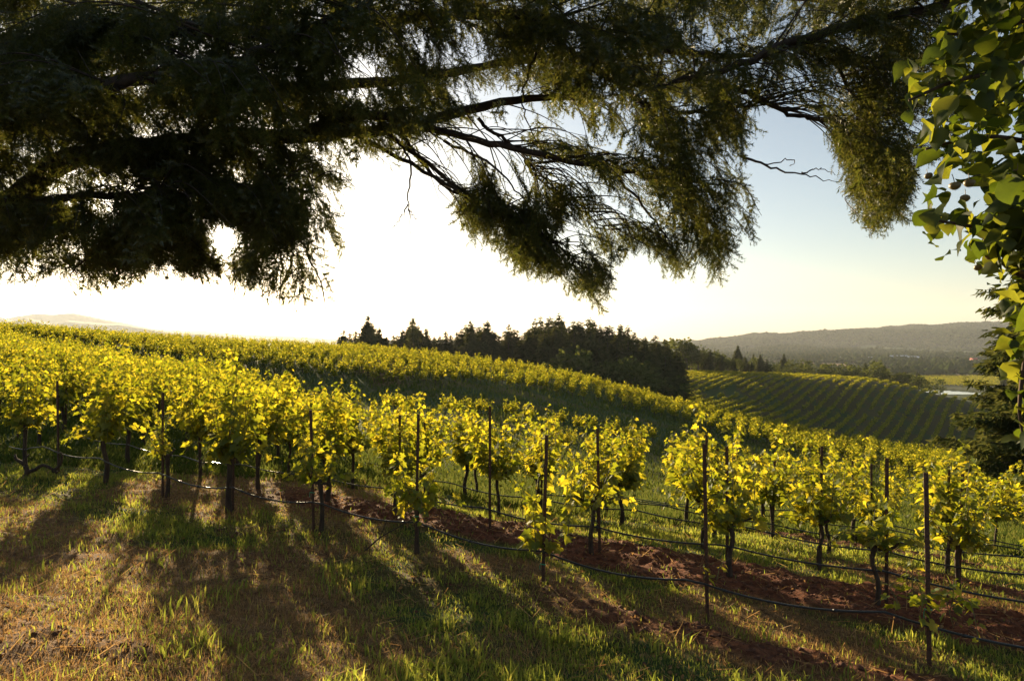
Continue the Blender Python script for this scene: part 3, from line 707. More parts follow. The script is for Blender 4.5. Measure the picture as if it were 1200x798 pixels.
def acc_tuft(x, y):
    s = is_soil(x, y); d = is_dry(x, y); return (1-s)**2*(1-.75*d)*sstep(.55, .72, fbm(x*2.6, y*2.6, 2, 85))
blades('green_grass', 150000, M['grass_blade'], 'short green grass between and in front of the vines', 'grass', (.03, .085), (.0022, .0042), acc_green)
blades('dry_grass', 170000, M['straw'], 'dry straw-coloured grass patches on the slope', 'dry grass', (.02, .075), (.0012, .0026), acc_dry, lean=1.2)
def hill_grass():
    m = 210000; Y = np.exp(rng.uniform(math.log(13.5), math.log(125), m)); px = rng.uniform(-120, 1320, m); X = (px-CX)/F*Y
    Z = terrain(X, Y); k = rng.random(m) < .25+.9*fbm(X/6, Y/6, 3, 141); X, Y, Z = X[k], Y[k], Z[k]; m = len(X)
    h = (.09+.0045*Y)*rng.uniform(.5, 1.3, m); w = h*rng.uniform(.10, .22, m); a = rng.uniform(0, 6.28, m); l1, l2 = rng.normal(0, .4, m)*h, rng.normal(0, .4, m)*h
    P = np.column_stack([X, Y, Z-.01]); V = np.stack([P+np.column_stack([-w*np.cos(a), -w*np.sin(a), 0*h]), P+np.column_stack([w*np.cos(a), w*np.sin(a), 0*h]), P+np.column_stack([l1, l2, h])], 1).reshape(-1, 3)
    b = Buf(); b.add(V, np.arange(3*m).reshape(-1, 3)); tag(link('hillside_grass', b.mesh('hillside_grass', M['hill_grass'])), 'dark rough grass on the banks between the vine blocks', 'grass', kind='stuff')
hill_grass()
blades('grass_tufts', 26000, M['grass_blade'], 'taller broad-bladed green weeds in the sunlit grass', 'grass tufts', (.08, .17), (.004, .0075), acc_tuft, lean=.7, ymax=13)
def clods():
    b = Buf(); n = 60000; Y = 3.5+13*rng.random(n); X = (rng.random(n)*2-1)*(.86*Y+1); s = is_soil(X, Y)
    k = rng.random(n) < s**1.5*.9+.02; X, Y = X[k][:16000], Y[k][:16000]; Z = terrain(X, Y)
    v = np.array([(1, 0, 0), (-1, 0, 0), (0, 1, 0), (0, -1, 0), (0, 0, .8), (0, 0, -.8), (.6, .6, .5), (-.6, -.5, .5)], float)
    t = np.array([(4, 0, 6), (4, 6, 2), (6, 0, 2), (4, 2, 1), (4, 1, 7), (7, 1, 3), (4, 7, 3), (4, 3, 0), (5, 2, 0), (5, 1, 2), (5, 3, 1), (5, 0, 3)])
    sz = .008+.030*rng.random(len(X))**3; R = np.matmul(rotz(rng.uniform(0, 6, len(X))), rotx(rng.uniform(-1, 1, len(X))))
    instance(b, (v, t, np.zeros((0, 4), int)), np.column_stack([X, Y, Z]), R, np.column_stack([sz, sz*rng.uniform(.6, 1.2, len(X)), sz*.8]))
    tag(link('soil_clods', b.mesh('soil_clods', M['clod'])), 'red-brown clods of tilled soil along the vine rows', 'soil clods', kind='stuff')
clods()
def litter():
    b = Buf(); n = 9000; Y = 3.2+11*rng.random(n)**1.2; X = (rng.random(n)*2-1)*(.86*Y+1); k = fbm(X*1.7, Y*1.7, 3, 191) > .5; X, Y = X[k], Y[k]; Z = terrain(X, Y)+.012
    D = np.column_stack([rng.normal(0, 1, len(X)), rng.normal(0, 1, len(X)), rng.normal(.1, .35, len(X))])
    instance(b, QL, np.column_stack([X, Y, Z]), frame(D, rng.uniform(0, 6.28, len(X))), rng.uniform(.012, .045, len(X)))
    st = (np.array([(-.02, 0, 0), (.02, 0, 0), (.015, 1, .05), (-.015, 1, .05)]), np.zeros((0, 3), int), np.array([(0, 1, 2, 3)]))
    m = 7000; Y = 3.2+10*rng.random(m)**1.2; X = (rng.random(m)*2-1)*(.86*Y+1); D = np.column_stack([rng.normal(0, 1, m), rng.normal(0, 1, m), rng.uniform(-.05, .7, m)])
    instance(b, st, np.column_stack([X, Y, terrain(X, Y)+.01]), frame(D, rng.uniform(0, 6.28, m)), rng.uniform(.07, .2, m))
    tag(link('leaf_litter', b.mesh('leaf_litter', M['straw'])), 'dead leaves and broken stalks strewn over the grass', 'leaf litter', kind='stuff')
litter()

# ------------------------------------------------------------------ trees of the belt, the valley and the ridge
def conifer_mesh(r, h, rad, tiers, mat, lean=0, sparse=1.0, quad=5, jut=1.0, start=.12):
    """tapered trunk + whorls of drooping ragged boughs made of small flat needle fans"""
    cb, tbuf = Buf(), Buf()
    tube(tbuf, [(0, 0, -.5), (lean*.3, 0, h*.35), (lean*.8, 0, h*.75), (lean, 0, h*.98)], [h*.016, h*.012, h*.006, h*.001], 6, cap=False)
    V, T = [], []
    nv = 0
    for k in range(tiers):
        f = start+(1-start)*(k+r.random()*.6)/tiers; z = h*f
        R_ = rad*((1-f)**.65)*(.75+.5*r.random())*jut
        nb = max(3, int(round((6+3*(1-f))*sparse)))
        for j in range(nb):
            if r.random() > .93: continue
            a = 2*math.pi*(j+r.random()*.8)/nb; L = R_*r.uniform(.55, 1.25)+.15; dr = r.uniform(.12, .5); z = h*f+r.uniform(-1.6, 1.2)*h*(1-start)/tiers*(1.15-f)
            nsg = max(2, int(L/(rad/quad)))+1
            for q in range(nsg):
                u = (q+.6)/nsg; rr = L*u; zz = z-dr*rr*.55+.12*rr*u
                w = (L/nsg)*1.7*(1.15-.6*u)
                for g in range(4):
                    b = a+r.uniform(-.9, .9); cx = math.cos(a)*rr+lean*f+r.uniform(-.2, .2)*w; cy = math.sin(a)*rr+r.uniform(-.2, .2)*w
                    ln = w*r.uniform(.9, 1.7); pb = b+math.pi/2; ww = w*r.uniform(.24, .5)
                    zj = r.uniform(-.35, .35)*w; zz += zj; tip = (cx+math.cos(b)*ln, cy+math.sin(b)*ln, zz-r.uniform(.1, 1.0)*ln)
                    s1 = (cx+math.cos(pb)*ww, cy+math.sin(pb)*ww, zz+r.uniform(-.1, .15)*w); s2 = (cx-math.cos(pb)*ww, cy-math.sin(pb)*ww, zz-r.uniform(0, .35)*w)
                    V += [s1, s2, tip]; T.append((nv, nv+1, nv+2)); nv += 3
    cb.add(V, T); return cb.mesh('crown', mat), tbuf.mesh('trunk', M['far_bark'], True)
def broad_mesh(r, h, rad, n, mat):
    cb, tbuf = Buf(), Buf()
    tube(tbuf, [(0, 0, -.5), (r.uniform(-.3, .3), 0, h*.3), (0, 0, h*.6)], [h*.03, h*.022, h*.01], 6, cap=False)
    cl = [(r.gauss(0, .42)*rad, r.gauss(0, .42)*rad, h*(.38+.5*r.random()), rad*r.uniform(.28, .5)) for _ in range(13)]
    for c in cl[:5]: tube(tbuf, [(0, 0, h*.35), (c[0]*.5, c[1]*.5, (h*.4+c[2])/2), (c[0], c[1], c[2])], [h*.012, h*.008, h*.003], 4, cap=False)
    P, D, S = [], [], []
    for _ in range(n):
        c = cl[r.randrange(13)]; d = np.array([r.gauss(0, 1), r.gauss(0, 1), r.gauss(0, .8)]); d /= np.linalg.norm(d)
        P.append(np.array(c[:3])+d*c[3]*r.uniform(.55, 1.12)); D.append(d+np.array([r.gauss(0, .6), r.gauss(0, .6), r.gauss(0, .6)])); S.append(rad*r.uniform(.09, .19))
    instance(cb, QL, np.array(P), frame(np.array(D), np.array([r.uniform(0, 6) for _ in P])), np.array(S))
    return cb.mesh('crown', mat), tbuf.mesh('trunk', M['far_bark'], True)
CON = [conifer_mesh(random.Random(500+k), 22, [3.6, 4.4, 3.0, 4.0, 5.0, 3.4][k], [40, 36, 40, 34, 42, 32][k], M['dark_needle'], lean=[0, .6, -.4, .3, 0, -.3][k], sparse=[1, .9, .9, .75, 1.1, .7][k]) for k in range(6)]
BRO = [broad_mesh(random.Random(600+k), 12, [4.6, 5.4, 4.0, 5.0][k], 620, M['tree_leaf']) for k in range(4)]
def put_tree(kind, x, y, h, label, group, w=1.0, sink=0):
    arr, base, nm, cat = (CON, 22, 'conifer_tree', 'conifer') if kind == 'c' else (BRO, 12, 'broadleaf_tree', 'tree')
    c, t = arr[rnd.randrange(len(arr))]; s = h/base
    e = empty(nm, (x, y, tz(x, y)-sink), label, cat, group, rnd.uniform(0, 6.28)); e.scale = (s*w, s*w, s)
    link('trunk', t, e); link('crown', c, e); return e
belt_top = np.array([(395, 384), (430, 372), (445, 384), (470, 385), (485, 374), (500, 385), (530, 378), (552, 376), (575, 379), (600, 381), (625, 374), (655, 368), (690, 372), (720, 378), (745, 385), (770, 392), (800, 402), (830, 405), (850, 410)], float)
def belt(px, Y, top=None, extra=0, lab='dark conifer in the tree belt behind the crest of the vineyard hill', grp='conifers of the tree belt', kind='c', w=1.0):
    x = (px-CX)/F*Y; z = tz(x, Y); ty = top if top else np.interp(px, belt_top[:, 0], belt_top[:, 1])+extra
    h = max(5, (HY-ty)/F*Y-z); put_tree(kind, x, Y, h, lab, grp, w*rnd.uniform(1.1, 1.6))
for px, top, lab in [(431, 368, 'tall pointed conifer at the thin end of the tree belt'), (485, 371, 'slim airy conifer rising above its neighbours near the thin end of the belt'),
                     (552, 374, 'straight conifer standing out of the middle of the tree belt'), (626, 371, 'broad dark conifer at the left shoulder of the highest clump'), (655, 366, 'tallest conifer of the belt, at the top of its highest clump'),
                     (691, 371, 'conifer at the right shoulder of the highest clump of the belt')]:
    belt(px, 205, top, lab=lab, grp='conifers standing out of the tree belt', w=.9)
px = 398.
while px < 800:
    belt(px, rnd.uniform(215, 240), extra=rnd.uniform(-3, 13)); px += rnd.uniform(4, 8)
px = 610.
while px < 790:
    belt(px, rnd.uniform(178, 200), extra=rnd.uniform(8, 26), w=1.1); px += rnd.uniform(6, 11)
for px, ext in [(640, 38), (660, 30), (675, 36), (712, 30), (728, 34), (745, 28), (758, 24)]:
    belt(px, rnd.uniform(165, 180), extra=ext+10, lab='rounded pale-green tree along the front foot of the belt', grp='broadleaf trees at the foot of the belt', kind='b', w=1.1)
# valley trees beyond the second hill
nt = 0
while nt < 170:
    px = rnd.uniform(770, 1240); Y = 380+620*rnd.random()**1.3
    x = (px-CX)/F*Y
    if ((x-432)/62)**2+((Y-690)/85)**2 < 1: continue
    if px > 1075 and 760 < Y < 1000 and px < 1210: continue
    if px > 1080 and Y < 690 and rnd.random() < .8: continue
    k = 'c' if rnd.random() < .18 else 'b'
    h = (rnd.uniform(9, 15) if k == 'b' else rnd.uniform(14, 22))
    put_tree(k, x, Y, h, 'rounded tree in the woods on the valley floor beyond the second vineyard hill' if k == 'b' else 'dark conifer in the woods on the valley floor beyond the second vineyard hill',
             'broadleaf trees of the valley woods' if k == 'b' else 'conifers of the valley woods', 1.25 if k == 'b' else 1.0); nt += 1
for px, Y, k in [(866, 395, 'c'), (873, 395, 'c'), (891, 400, 'c'), (898, 402, 'c')]:
    put_tree(k, (px-CX)/F*Y, Y, rnd.uniform(12, 16), 'pointed conifer in a small clump above the near end of the valley woods', 'clump of pointed conifers')
for px in range(797, 884, 7):
    Y = rnd.uniform(330, 352); x = (px-CX)/F*Y; top = np.interp(px, [797, 830, 884], [397, 410, 424])+rnd.uniform(-3, 3)
    put_tree('c' if rnd.random() < .35 else 'b', x, Y, max(5, (HY-top)/F*Y-tz(x, Y)), 'tree in the thinning tail of the belt behind the second vineyard hill', 'trees of the belt tail', 1.35)
# shrubs on the bank in front of the second hill
for px, Y in [(812, 162), (826, 160), (862, 158)]:
    put_tree('b', (px-CX)/F*Y, Y, rnd.uniform(3, 4.2), 'small rounded bush tree at the foot of the second vineyard hill', 'bush trees below the second hill', 1.2)
# distant forest as one mass of small crowns
def forest():
    b = Buf(); n = 52000
    Y = np.concatenate([rng.uniform(1000, 2600, n//4), rng.uniform(2600, 5150, 3*n//4)]); X = (rng.uniform(690, 1330, n)-CX)/F*Y
    f = np.where(Y < 2300, sstep(.53, .50, fbm(X/150, Y/420, 2, 71)), 1)*np.where((Y > 2400) & (Y < 3600), sstep(.60, .56, fbm(X/300, Y/500, 2, 73)), 1)
    k = rng.random(n) < f*.95+.02; X, Y = X[k], Y[k]; Z = terrain(X, Y)
    v = np.array([(1, 0, .5), (.31, .95, .55), (-.81, .59, .45), (-.81, -.59, .5), (.31, -.95, .5), (0, 0, 1.25), (0, 0, -.1)], float)
    t = np.array([(i, (i+1) % 5, 5) for i in range(5)]+[((i+1) % 5, i, 6) for i in range(5)])
    s = rng.uniform(5, 10, len(X)); instance(b, (v, t, np.zeros((0, 4), int)), np.column_stack([X, Y, Z-1]), rotz(rng.uniform(0, 6, len(X))), np.column_stack([s, s, s*rng.uniform(.8, 1.6, len(X))]))
    tag(link('distant_forest', b.mesh('distant_forest', M['tree_leaf'])), 'dark wooded cover of the far valley and the long ridge', 'forest', kind='stuff')
forest()

# ------------------------------------------------------------------ valley buildings
def building(name, px, py, w, d, h, wall, roof, label, cat='building', rz=0, rise=.18, group=None):
    Y = 52*F/(py-HY); x = (px-CX)/F*Y; z = tz(x, Y)
    e = empty(name, (x, Y, z), label, cat, group, rz)
    b = Buf(); box(b, -w/2, w/2, -d/2, d/2, -2, h); link('wall', b.mesh('wall', wall), e)
    b = Buf(); r = d*rise; o = 1.2
    V = [(-w/2-o, -d/2-o, h+.02), (w/2+o, -d/2-o, h+.02), (w/2+o, d/2+o, h+.02), (-w/2-o, d/2+o, h+.02), (-w/2-o, 0, h+r), (w/2+o, 0, h+r)]
    b.add(V, [(0, 4, 3), (1, 2, 5)], [(0, 1, 5, 4), (2, 3, 4, 5), (0, 3, 2, 1)]); link('roof', b.mesh('roof', roof), e)
    k = max(2, int(w/16))
    for i in range(k):
        b = Buf(); cx = -w/2+w*(i+.5)/k; box(b, cx-2, cx+2, -d/2-.25, -d/2-.01, 0, h*.62); link('door', b.mesh('door', M['door_dark']), e)
    return e
building('warehouse', 1052, 422.5, 46, 26, 9, M['white_wall'], M['roof_metal'], 'largest white warehouse on the valley floor', 'warehouse')
building('warehouse', 1068, 423, 34, 24, 8, M['white_wall'], M['roof_metal'], 'white warehouse just beside the largest one', 'warehouse', rz=.1)
building('warehouse', 1027, 422, 70, 22, 4.5, M['white_wall'], M['roof_metal'], 'long low pale shed left of the white warehouses', 'warehouse')
building('warehouse', 972, 421.5, 60, 20, 4.5, M['roof_metal'], M['roof_metal'], 'long low grey-blue shed farthest from the white warehouses', 'warehouse')
building('warehouse', 950, 421, 30, 18, 5, M['roof_metal'], M['roof_grey'], 'short grey shed in the valley trees', 'warehouse')
building('farmhouse', 1141, 424, 12, 10, 8, M['red_roof'], M['red_roof'], 'small red barn near the edge of the valley fields', 'barn')

# ------------------------------------------------------------------ spruce at the side of the near block
def big_spruce():
    r = random.Random(900); Yt = 34; x = (1232-CX)/F*Yt; z = tz(x, Yt); h = 15.5
    e = empty('spruce_tree', (x, Yt, z-.2), 'dark spruce with layered jutting boughs beside the pond view', 'spruce')
    cb, tb_, bb = Buf(), Buf(), Buf()
    tube(tb_, [(0, 0, -.5), (.05, 0, 5), (0, 0, 11), (0, 0, h)], [.30, .22, .10, .02], 9)
    P, D, S = [], [], []
    for k in range(34):
        f = .04+.94*k/34; z0 = h*f+r.uniform(-.3, .3); R_ = 5.0*(1-f)**.75*r.uniform(.75, 1.1)+.3
        for j in range(9):
            z0 += r.uniform(-.25, .25); a = r.uniform(0, 6.28); L = R_*r.uniform(.6, 1.15); up = r.uniform(-.15, .12)
            c = spline([(0, 0, z0), (math.cos(a)*L*.5, math.sin(a)*L*.5, z0-.12*L+up), (math.cos(a)*L, math.sin(a)*L, z0-.10*L+up*2)], 9)
            tube(bb, c, np.linspace(.05, .008, 9), 4, cap=False)
            nn = int(26*L/3)+8
            for q in range(nn):
                u = .12+.88*(q+r.random())/nn; i = min(7, int(u*8)); p = c[i]+(c[i+1]-c[i])*(u*8-i)
                b = a+r.choice((-1, 1))*r.uniform(.3, 1.2); ln = .75*(1.15-u)+.22
                for g in range(5):
                    t = g/5; pp = p+np.array([math.cos(b), math.sin(b), -.25])*ln*t
                    P.append(pp+np.array([r.gauss(0, .05), r.gauss(0, .05), r.gauss(-.06, .12)])); D.append((math.cos(b+r.uniform(-.6, .6)), math.sin(b+r.uniform(-.6, .6)), r.uniform(-1.1, .25))); S.append(r.uniform(.24, .44))
    nt_ = (np.array([(-.16, 0, 0), (.16, 0, .02), (.1, .7, -.05), (0, 1.05, -.12), (-.1, .65, -.03)]), np.array([(0, 1, 2), (0, 2, 3), (0, 3, 4)]), np.zeros((0, 4), int))
    instance(cb, nt_, np.array(P), frame(np.array(D), np.array([r.uniform(0, 6) for _ in P])), np.array(S))
    t = link('trunk', tb_.mesh('trunk', M['fir_bark'], True), e); link('boughs', bb.mesh('boughs', M['fir_bark'], True), t); link('crown', cb.mesh('crown', M['dark_needle']), e)
    print('spruce', len(P))
big_spruce()

# ------------------------------------------------------------------ the great fir whose limbs hang over the view
def W(px, py, Y): return np.array([(px-CX)/F*Y, Y, (HY-py)/F*Y])
def fir():
    r = random.Random(4242)
    tx, ty = -6.9, 6.8
    e = empty('fir_tree', (tx, ty, tz(tx, ty)-.1), 'huge dark fir whose drooping limbs hang over the top of the view', 'fir')
    o = np.array(e.location)
    trunk = Buf(); g = -tz(tx, ty)
    tube(trunk, spline([(0, 0, -.4), (.05, 0, 2), (-.05, 0, 5), (0, 0, 9), (.1, 0, 14)], 16), np.linspace(.52, .26, 16), 14)
    T = lambda z: np.array([tx, ty, z])
    limbs = [  # (points in the world, base radius, tip radius)
      ([T(.5), W(-40, 280, 6.4), W(60, 195, 6.2), W(200, 168, 6.4), W(330, 160, 6.6), W(450, 148, 6.8), W(590, 118, 7.0), W(700, 112, 7.2)], .17, .03),
      ([T(1.6), W(0, 150, 7.0), W(150, 92, 7.4), W(330, 100, 7.6), W(480, 84, 7.8), W(620, 60, 8.0), W(760, 72, 8.2)], .13, .03),
      ([T(2.6), W(120, 40, 6.0), W(300, 30, 6.2), W(450, 20, 6.4), W(620, 20, 6.6), W(800, 60, 6.9), W(905, 62, 7.0)], .12, .02),
      ([T(3.4), W(150, -60, 7.5), W(400, -40, 8.0), W(700, -30, 8.4), W(950, 0, 8.6), W(1080, 30, 8.7)], .13, .02),
      ([W(1290, -110, 6.0), W(1130, 0, 6.1), W(1030, 28, 6.2), W(940, 56, 6.3), W(880, 78, 6.3), W(828, 92, 6.4), W(770, 105, 6.5)], .075, .02),
      ([W(828, 92, 6.4), W(870, 112, 6.5), W(915, 130, 6.6), W(970, 150, 6.7), W(1020, 175, 6.8)], .04, .01),
      ([T(1.0), W(40, 120, 5.4), W(250, 70, 5.5), W(400, 10, 5.6), W(520, -60, 5.8)], .09, .02),
      ([W(330, 160, 6.6), W(440, 135, 6.2), W(520, 165, 6.1), W(640, 195, 6.2), W(760, 215, 6.4), W(850, 225, 6.5)], .06, .015),
      ([W(-40, 280, 6.4), W(40, 250, 6.0), W(150, 235, 5.9), W(280, 232, 5.9), W(370, 225, 6.0)], .06, .012),
      ([W(440, 140, 6.7), W(520, 205, 6.5), W(600, 250, 6.4), W(660, 295, 6.3), W(700, 345, 6.3)], .028, .006),
      ([W(560, 140, 6.9), W(610, 180, 6.8), W(650, 225, 6.7), W(720, 270, 6.6)], .026, .006),
      ([W(740, 110, 6.5), W(790, 170, 6.5), W(810, 230, 6.5), W(822, 300, 6.5)], .026, .006),
      ([W(960, 50, 6.6), W(1000, 120, 6.6), W(1030, 180, 6.6), W(1045, 240, 6.6)], .028, .006),
      ([W(190, 165, 6.4), W(160, 220, 6.3), W(120, 270, 6.3), W(90, 310, 6.3)], .03, .006),
      ([W(330, 160, 6.6), W(350, 220, 6.4), W(345, 290, 6.3), W(325, 345, 6.2)], .03, .006),
      ([W(620, 20, 6.6), W(700, 90, 6.5), W(760, 120, 6.5), W(830, 130, 6.6), W(900, 120, 6.8)], .04, .012),
    ]
    curves = []
    for pts, r0, r1 in limbs:
        c = spline(pts, 48); b = Buf(); tt = np.linspace(0, 1, 48)
        jit = np.cumsum(np.array([[r.gauss(0, .012) for _ in range(3)] for _ in range(48)]), 0); c = c+jit-np.linspace(0, 1, 48)[:, None]*jit[-1]*.5
        tube(b, c-o, (r0*(1-tt)**.75+r1)*.62, 8); curves.append(c)
        l_ = link('limb', b.mesh('limb', M['fir_bark'], True), e)
    # lower edge of the hanging foliage in the view, by column
    EDGE = np.array([(-300, 330), (-60, 330), (0, 335), (40, 348), (70, 335), (100, 345), (140, 352), (160, 345), (185, 335), (200, 330), (215, 334), (232, 338), (262, 338), (285, 342), (300, 356), (320, 362), (350, 368), (385, 378), (405, 330), (412, 255), (425, 235), (440, 228), (470, 235), (500, 240), (520, 262), (545, 282), (560, 298), (590, 315), (610, 335), (640, 335), (665, 350), (690, 368), (712, 372), (722, 340), (735, 308), (760, 300), (785, 318), (800, 345), (830, 352), (845, 350), (862, 330), (885, 300), (900, 240), (905, 190), (925, 165), (950, 160), (970, 190), (985, 230), (1000, 275), (1030, 284), (1052, 282), (1070, 262), (1085, 235), (1100, 200), (1130, 190), (1250, 190)], float)
    # columns' density (share of foliage targets) and holes where the sky shows
    HOLES = [(600, 118, 45, 14, .9), (560, 175, 70, 26, .82), (640, 215, 60, 25, .6), (500, 205, 60, 24, .6), (430, 95, 30, 10, .5), (230, 62, 30, 8, .7), (205, 38, 28, 10, .6), (370, 12, 22, 8, .6), (20, 160, 30, 7, .9), (85, 200, 16, 7, .8),
             (480, 30, 34, 16, .6), (960, 128, 55, 30, .55), (905, 175, 30, 45, .95), (560, 45, 26, 18, .6), (1010, 95, 34, 16, .5), (1080, 70, 26, 18, .4), (930, 20, 30, 12, .3), (880, 110, 24, 10, .4), (740, 240, 34, 28, .5), (700, 270, 34, 26, .5), (350, 215, 22, 16, .5), (262, 284, 17, 17, 1.0), (640, 150, 50, 14, .7), (690, 130, 30, 10, .5), (940, 200, 42, 55, 1.0), (380, 290, 25, 40, .55), (1040, 150, 20, 14, .6)]
    def hole(px, py):
        h = 0
        for cx, cy, a, b, w in HOLES:
            d = ((px-cx)/a)**2+((py-cy)/b)**2
            if d < 1: h = max(h, w)
        return h
    edge = lambda px: float(np.interp(px, EDGE[:, 0], EDGE[:, 1]))
    allp = np.concatenate([c[4:] for c in curves]); ci = np.concatenate([np.full(44, k) for k in range(len(curves))])
    app = np.column_stack([CX+F*allp[:, 0]/allp[:, 1], HY-F*allp[:, 2]/allp[:, 1]])
    twb, sprP, sprD, sprS = Buf(), [], [], []
    def add_spray(p, d, s, clear=14):
        # keep the spray's tip inside the tree's outline
        tip = p+d*s; px, py = CX+F*tip[0]/tip[1], HY-F*tip[2]/tip[1]
        if py > edge(px)+r.uniform(-6, 8)-34*(1-float(vnoise(np.array([px/13.]), np.array([3.5]), 9)[0]))+12: return
        if r.random() < hole(px, py) or gap(px, py): return
        px0, py0 = CX+F*p[0]/p[1], HY-F*p[2]/p[1]
        m = ((px0+px)/2, (py0+py)/2)
        if r.random() < hole(*m): return
        if (m[0]-262)**2+(m[1]-284)**2 < 14**2: return
        sprP.append(p); sprD.append(d); sprS.append(s)
    def gap(px, py):
        if px < 380 and py < 225: return False
        th = .38 if px < 420 else .45
        if py < 130: th -= .07
        if 500 < px < 745 and py > 195: th = .49
        return float(fbm(np.array([px/34.]), np.array([py/20.]), 2, 131)[0]) < th
    def density(px, py):
        ed = edge(px); d = 1.0
        if 410 < px < 740 and py > 150: d = .55
        if 740 < px < 900 and py > 230: d = .6
        if 300 < px < 410 and py > 215: d = .65
        if 285 < px < 410 and py > 300: d = .5
        if px < 300 and py > 215: d = 1.0
        if px > 905: d = .65
        return d
    n = 0; tries = 0; use = np.zeros(len(allp)); idx = np.arange(len(allp))
    while n < 1600 and tries < 160000:
        tries += 1
        px, py = (r.uniform(-150, 1150), r.uniform(-60, 370)) if n < 1250 else ((r.uniform(170, 400), r.uniform(215, 330)) if n < 1390 else (r.uniform(540, 740), r.uniform(230, 360)) if n < 1490 else (r.uniform(900, 1090), r.uniform(60, 280)))
        if py > edge(px)-14 or r.random() > density(px, py) or r.random() < hole(px, py)*.9: continue
        Y = r.uniform(5.2, 9.0)
        # the limb point it hangs from: above it and on the trunk side
        dd = np.abs(app[:, 0]-px+70)*.8+np.abs(app[:, 1]-py+40)+np.where(app[:, 1] > py+10, 220, 0)+np.abs(allp[:, 1]-Y)*30+use*22
        s = int(np.argmin(dd+np.array([r.uniform(0, 110) for _ in range(len(dd))])))
        a = allp[s]; Yt = a[1]+r.uniform(-.9, .9); t = W(px, py, Yt)
        if np.linalg.norm(t-a) > 2.7: continue
        L = np.linalg.norm(t-a)
        side = np.array([r.gauss(0, .08), r.gauss(0, .1), 0])*L
        mid = (a+t)/2+np.array([0, 0, .13*L])+side
        c = spline([a, mid, t], 14)
        cpx, cpy = CX+F*c[:, 0]/c[:, 1], HY-F*c[:, 2]/c[:, 1]
        if any(hole(cpx[i], cpy[i]) > .85 for i in range(5, 14)): continue
        if any((cpx[i]-262)**2+(cpy[i]-284)**2 < 12**2 for i in range(14)): continue
        tube(twb, c-o, np.linspace(.003+.0045*L, .002, 14), 5, cap=False); n += 1; use[(ci == ci[s]) & (np.abs(idx-s) < 2)] += 1
        m = int(L/.105)+4
        for k in range(m):
            u = .22+.78*(k+r.random())/m; i = min(12, int(u*13)); p = c[i]+(c[i+1]-c[i])*(u*13-i)
            tg = c[i+1]-c[i]; tg = tg/np.linalg.norm(tg)
            sd = np.cross(tg, (0, 0, 1)); sd = sd/(np.linalg.norm(sd)+1e-6)*r.choice((-1, 1))
            d = tg*r.uniform(.1, .9)+sd*r.uniform(.0, .7)+np.array([r.gauss(0, .2), r.gauss(0, .2), r.uniform(-1.2, -.1)])
            d /= np.linalg.norm(d); add_spray(p, d, r.uniform(.2, .30)+.32*r.random()**2)
    # thin bare twigs
    RING = [[W(a, b, Y) for a, b in q] for q, Y in [(((205, 215), (210, 245), (214, 275), (224, 298)), 5.9), (((240, 205), (238, 228), (236, 246), (228, 262)), 6.1), (((285, 205), (292, 245), (294, 275), (284, 300)), 5.9),
            (((170, 225), (192, 262), (215, 290), (240, 306)), 6.4), (((310, 220), (318, 262), (300, 296), (272, 310)), 6.3), (((262, 200), (264, 222), (262, 240), (258, 256)), 6.5), (((225, 205), (226, 240), (222, 268), (232, 300)), 7.0), (((272, 200), (282, 235), (290, 262), (292, 300)), 7.2), (((300, 210), (305, 240), (303, 270), (300, 312)), 6.8), (((250, 200), (247, 225), (244, 250), (240, 262)), 7.4), (((190, 215), (198, 240), (204, 270), (208, 300)), 6.8)]]
    for pts in [[W(868, 183, 6.6), W(910, 198, 6.6), W(950, 207, 6.6), W(985, 215, 6.6)], [W(940, 204, 6.6), W(958, 198, 6.65), W(980, 205, 6.7)], [W(895, 192, 6.6), W(930, 188, 6.5), W(925, 196, 6.4)],
                [W(455, 155, 6.2), W(480, 190, 6.2), W(478, 240, 6.2), W(482, 282, 6.2)], [W(478, 240, 6.2), W(465, 262, 6.2), W(452, 272, 6.2)], [W(478, 245, 6.2), W(490, 262, 6.2)],
                [W(274, 305, 5.9), W(275, 330, 5.9), W(274, 352, 5.9), W(275, 378, 5.9)], [W(300, 232, 5.9), W(325, 270, 5.9), W(330, 330, 5.9), W(318, 385, 5.9)], [W(320, 240, 5.9), W(350, 280, 5.9), W(375, 330, 5.9), W(385, 380, 5.9)],
                [W(450, 152, 6.6), W(505, 195, 6.4), W(560, 235, 6.3), W(620, 262, 6.3), W(665, 300, 6.3), W(705, 360, 6.3)], [W(430, 165, 6.5), W(520, 215, 6.3), W(580, 255, 6.3), W(650, 290, 6.3)],
                [W(520, 165, 6.3), W(570, 190, 6.2), W(610, 230, 6.2), W(640, 275, 6.2)], [W(100, -20, 5.8), W(240, 30, 5.8), W(440, 70, 5.9)], [W(400, -20, 5.9), W(450, 30, 5.9), W(510, 90, 6.0), W(560, 65, 6.1)], [W(790, 230, 6.4), W(806, 262, 6.4), W(812, 305, 6.4)]]+RING+[[W(795, 235, 6.4), W(800, 262, 6.4), W(806, 300, 6.4)], [W(630, 60, 6.4), W(612, 120, 6.4), W(640, 190, 6.4)],
                [W(700, 180, 6.4), W(760, 250, 6.4), W(815, 320, 6.4)]]:
        c = spline(pts, 22); c = c+np.array([[r.gauss(0, .008) for _ in range(3)] for _ in range(22)])
        L = np.linalg.norm(pts[-1]-pts[0]); tube(twb, c-o, np.linspace(.004+.010*min(L, 2.2), .002, 22), 5, cap=False)
        bare = L < 1.0
        near_sun = abs(CX+F*pts[-1][0]/pts[-1][1]-262) < 60 and HY-F*pts[-1][2]/pts[-1][1] < 330
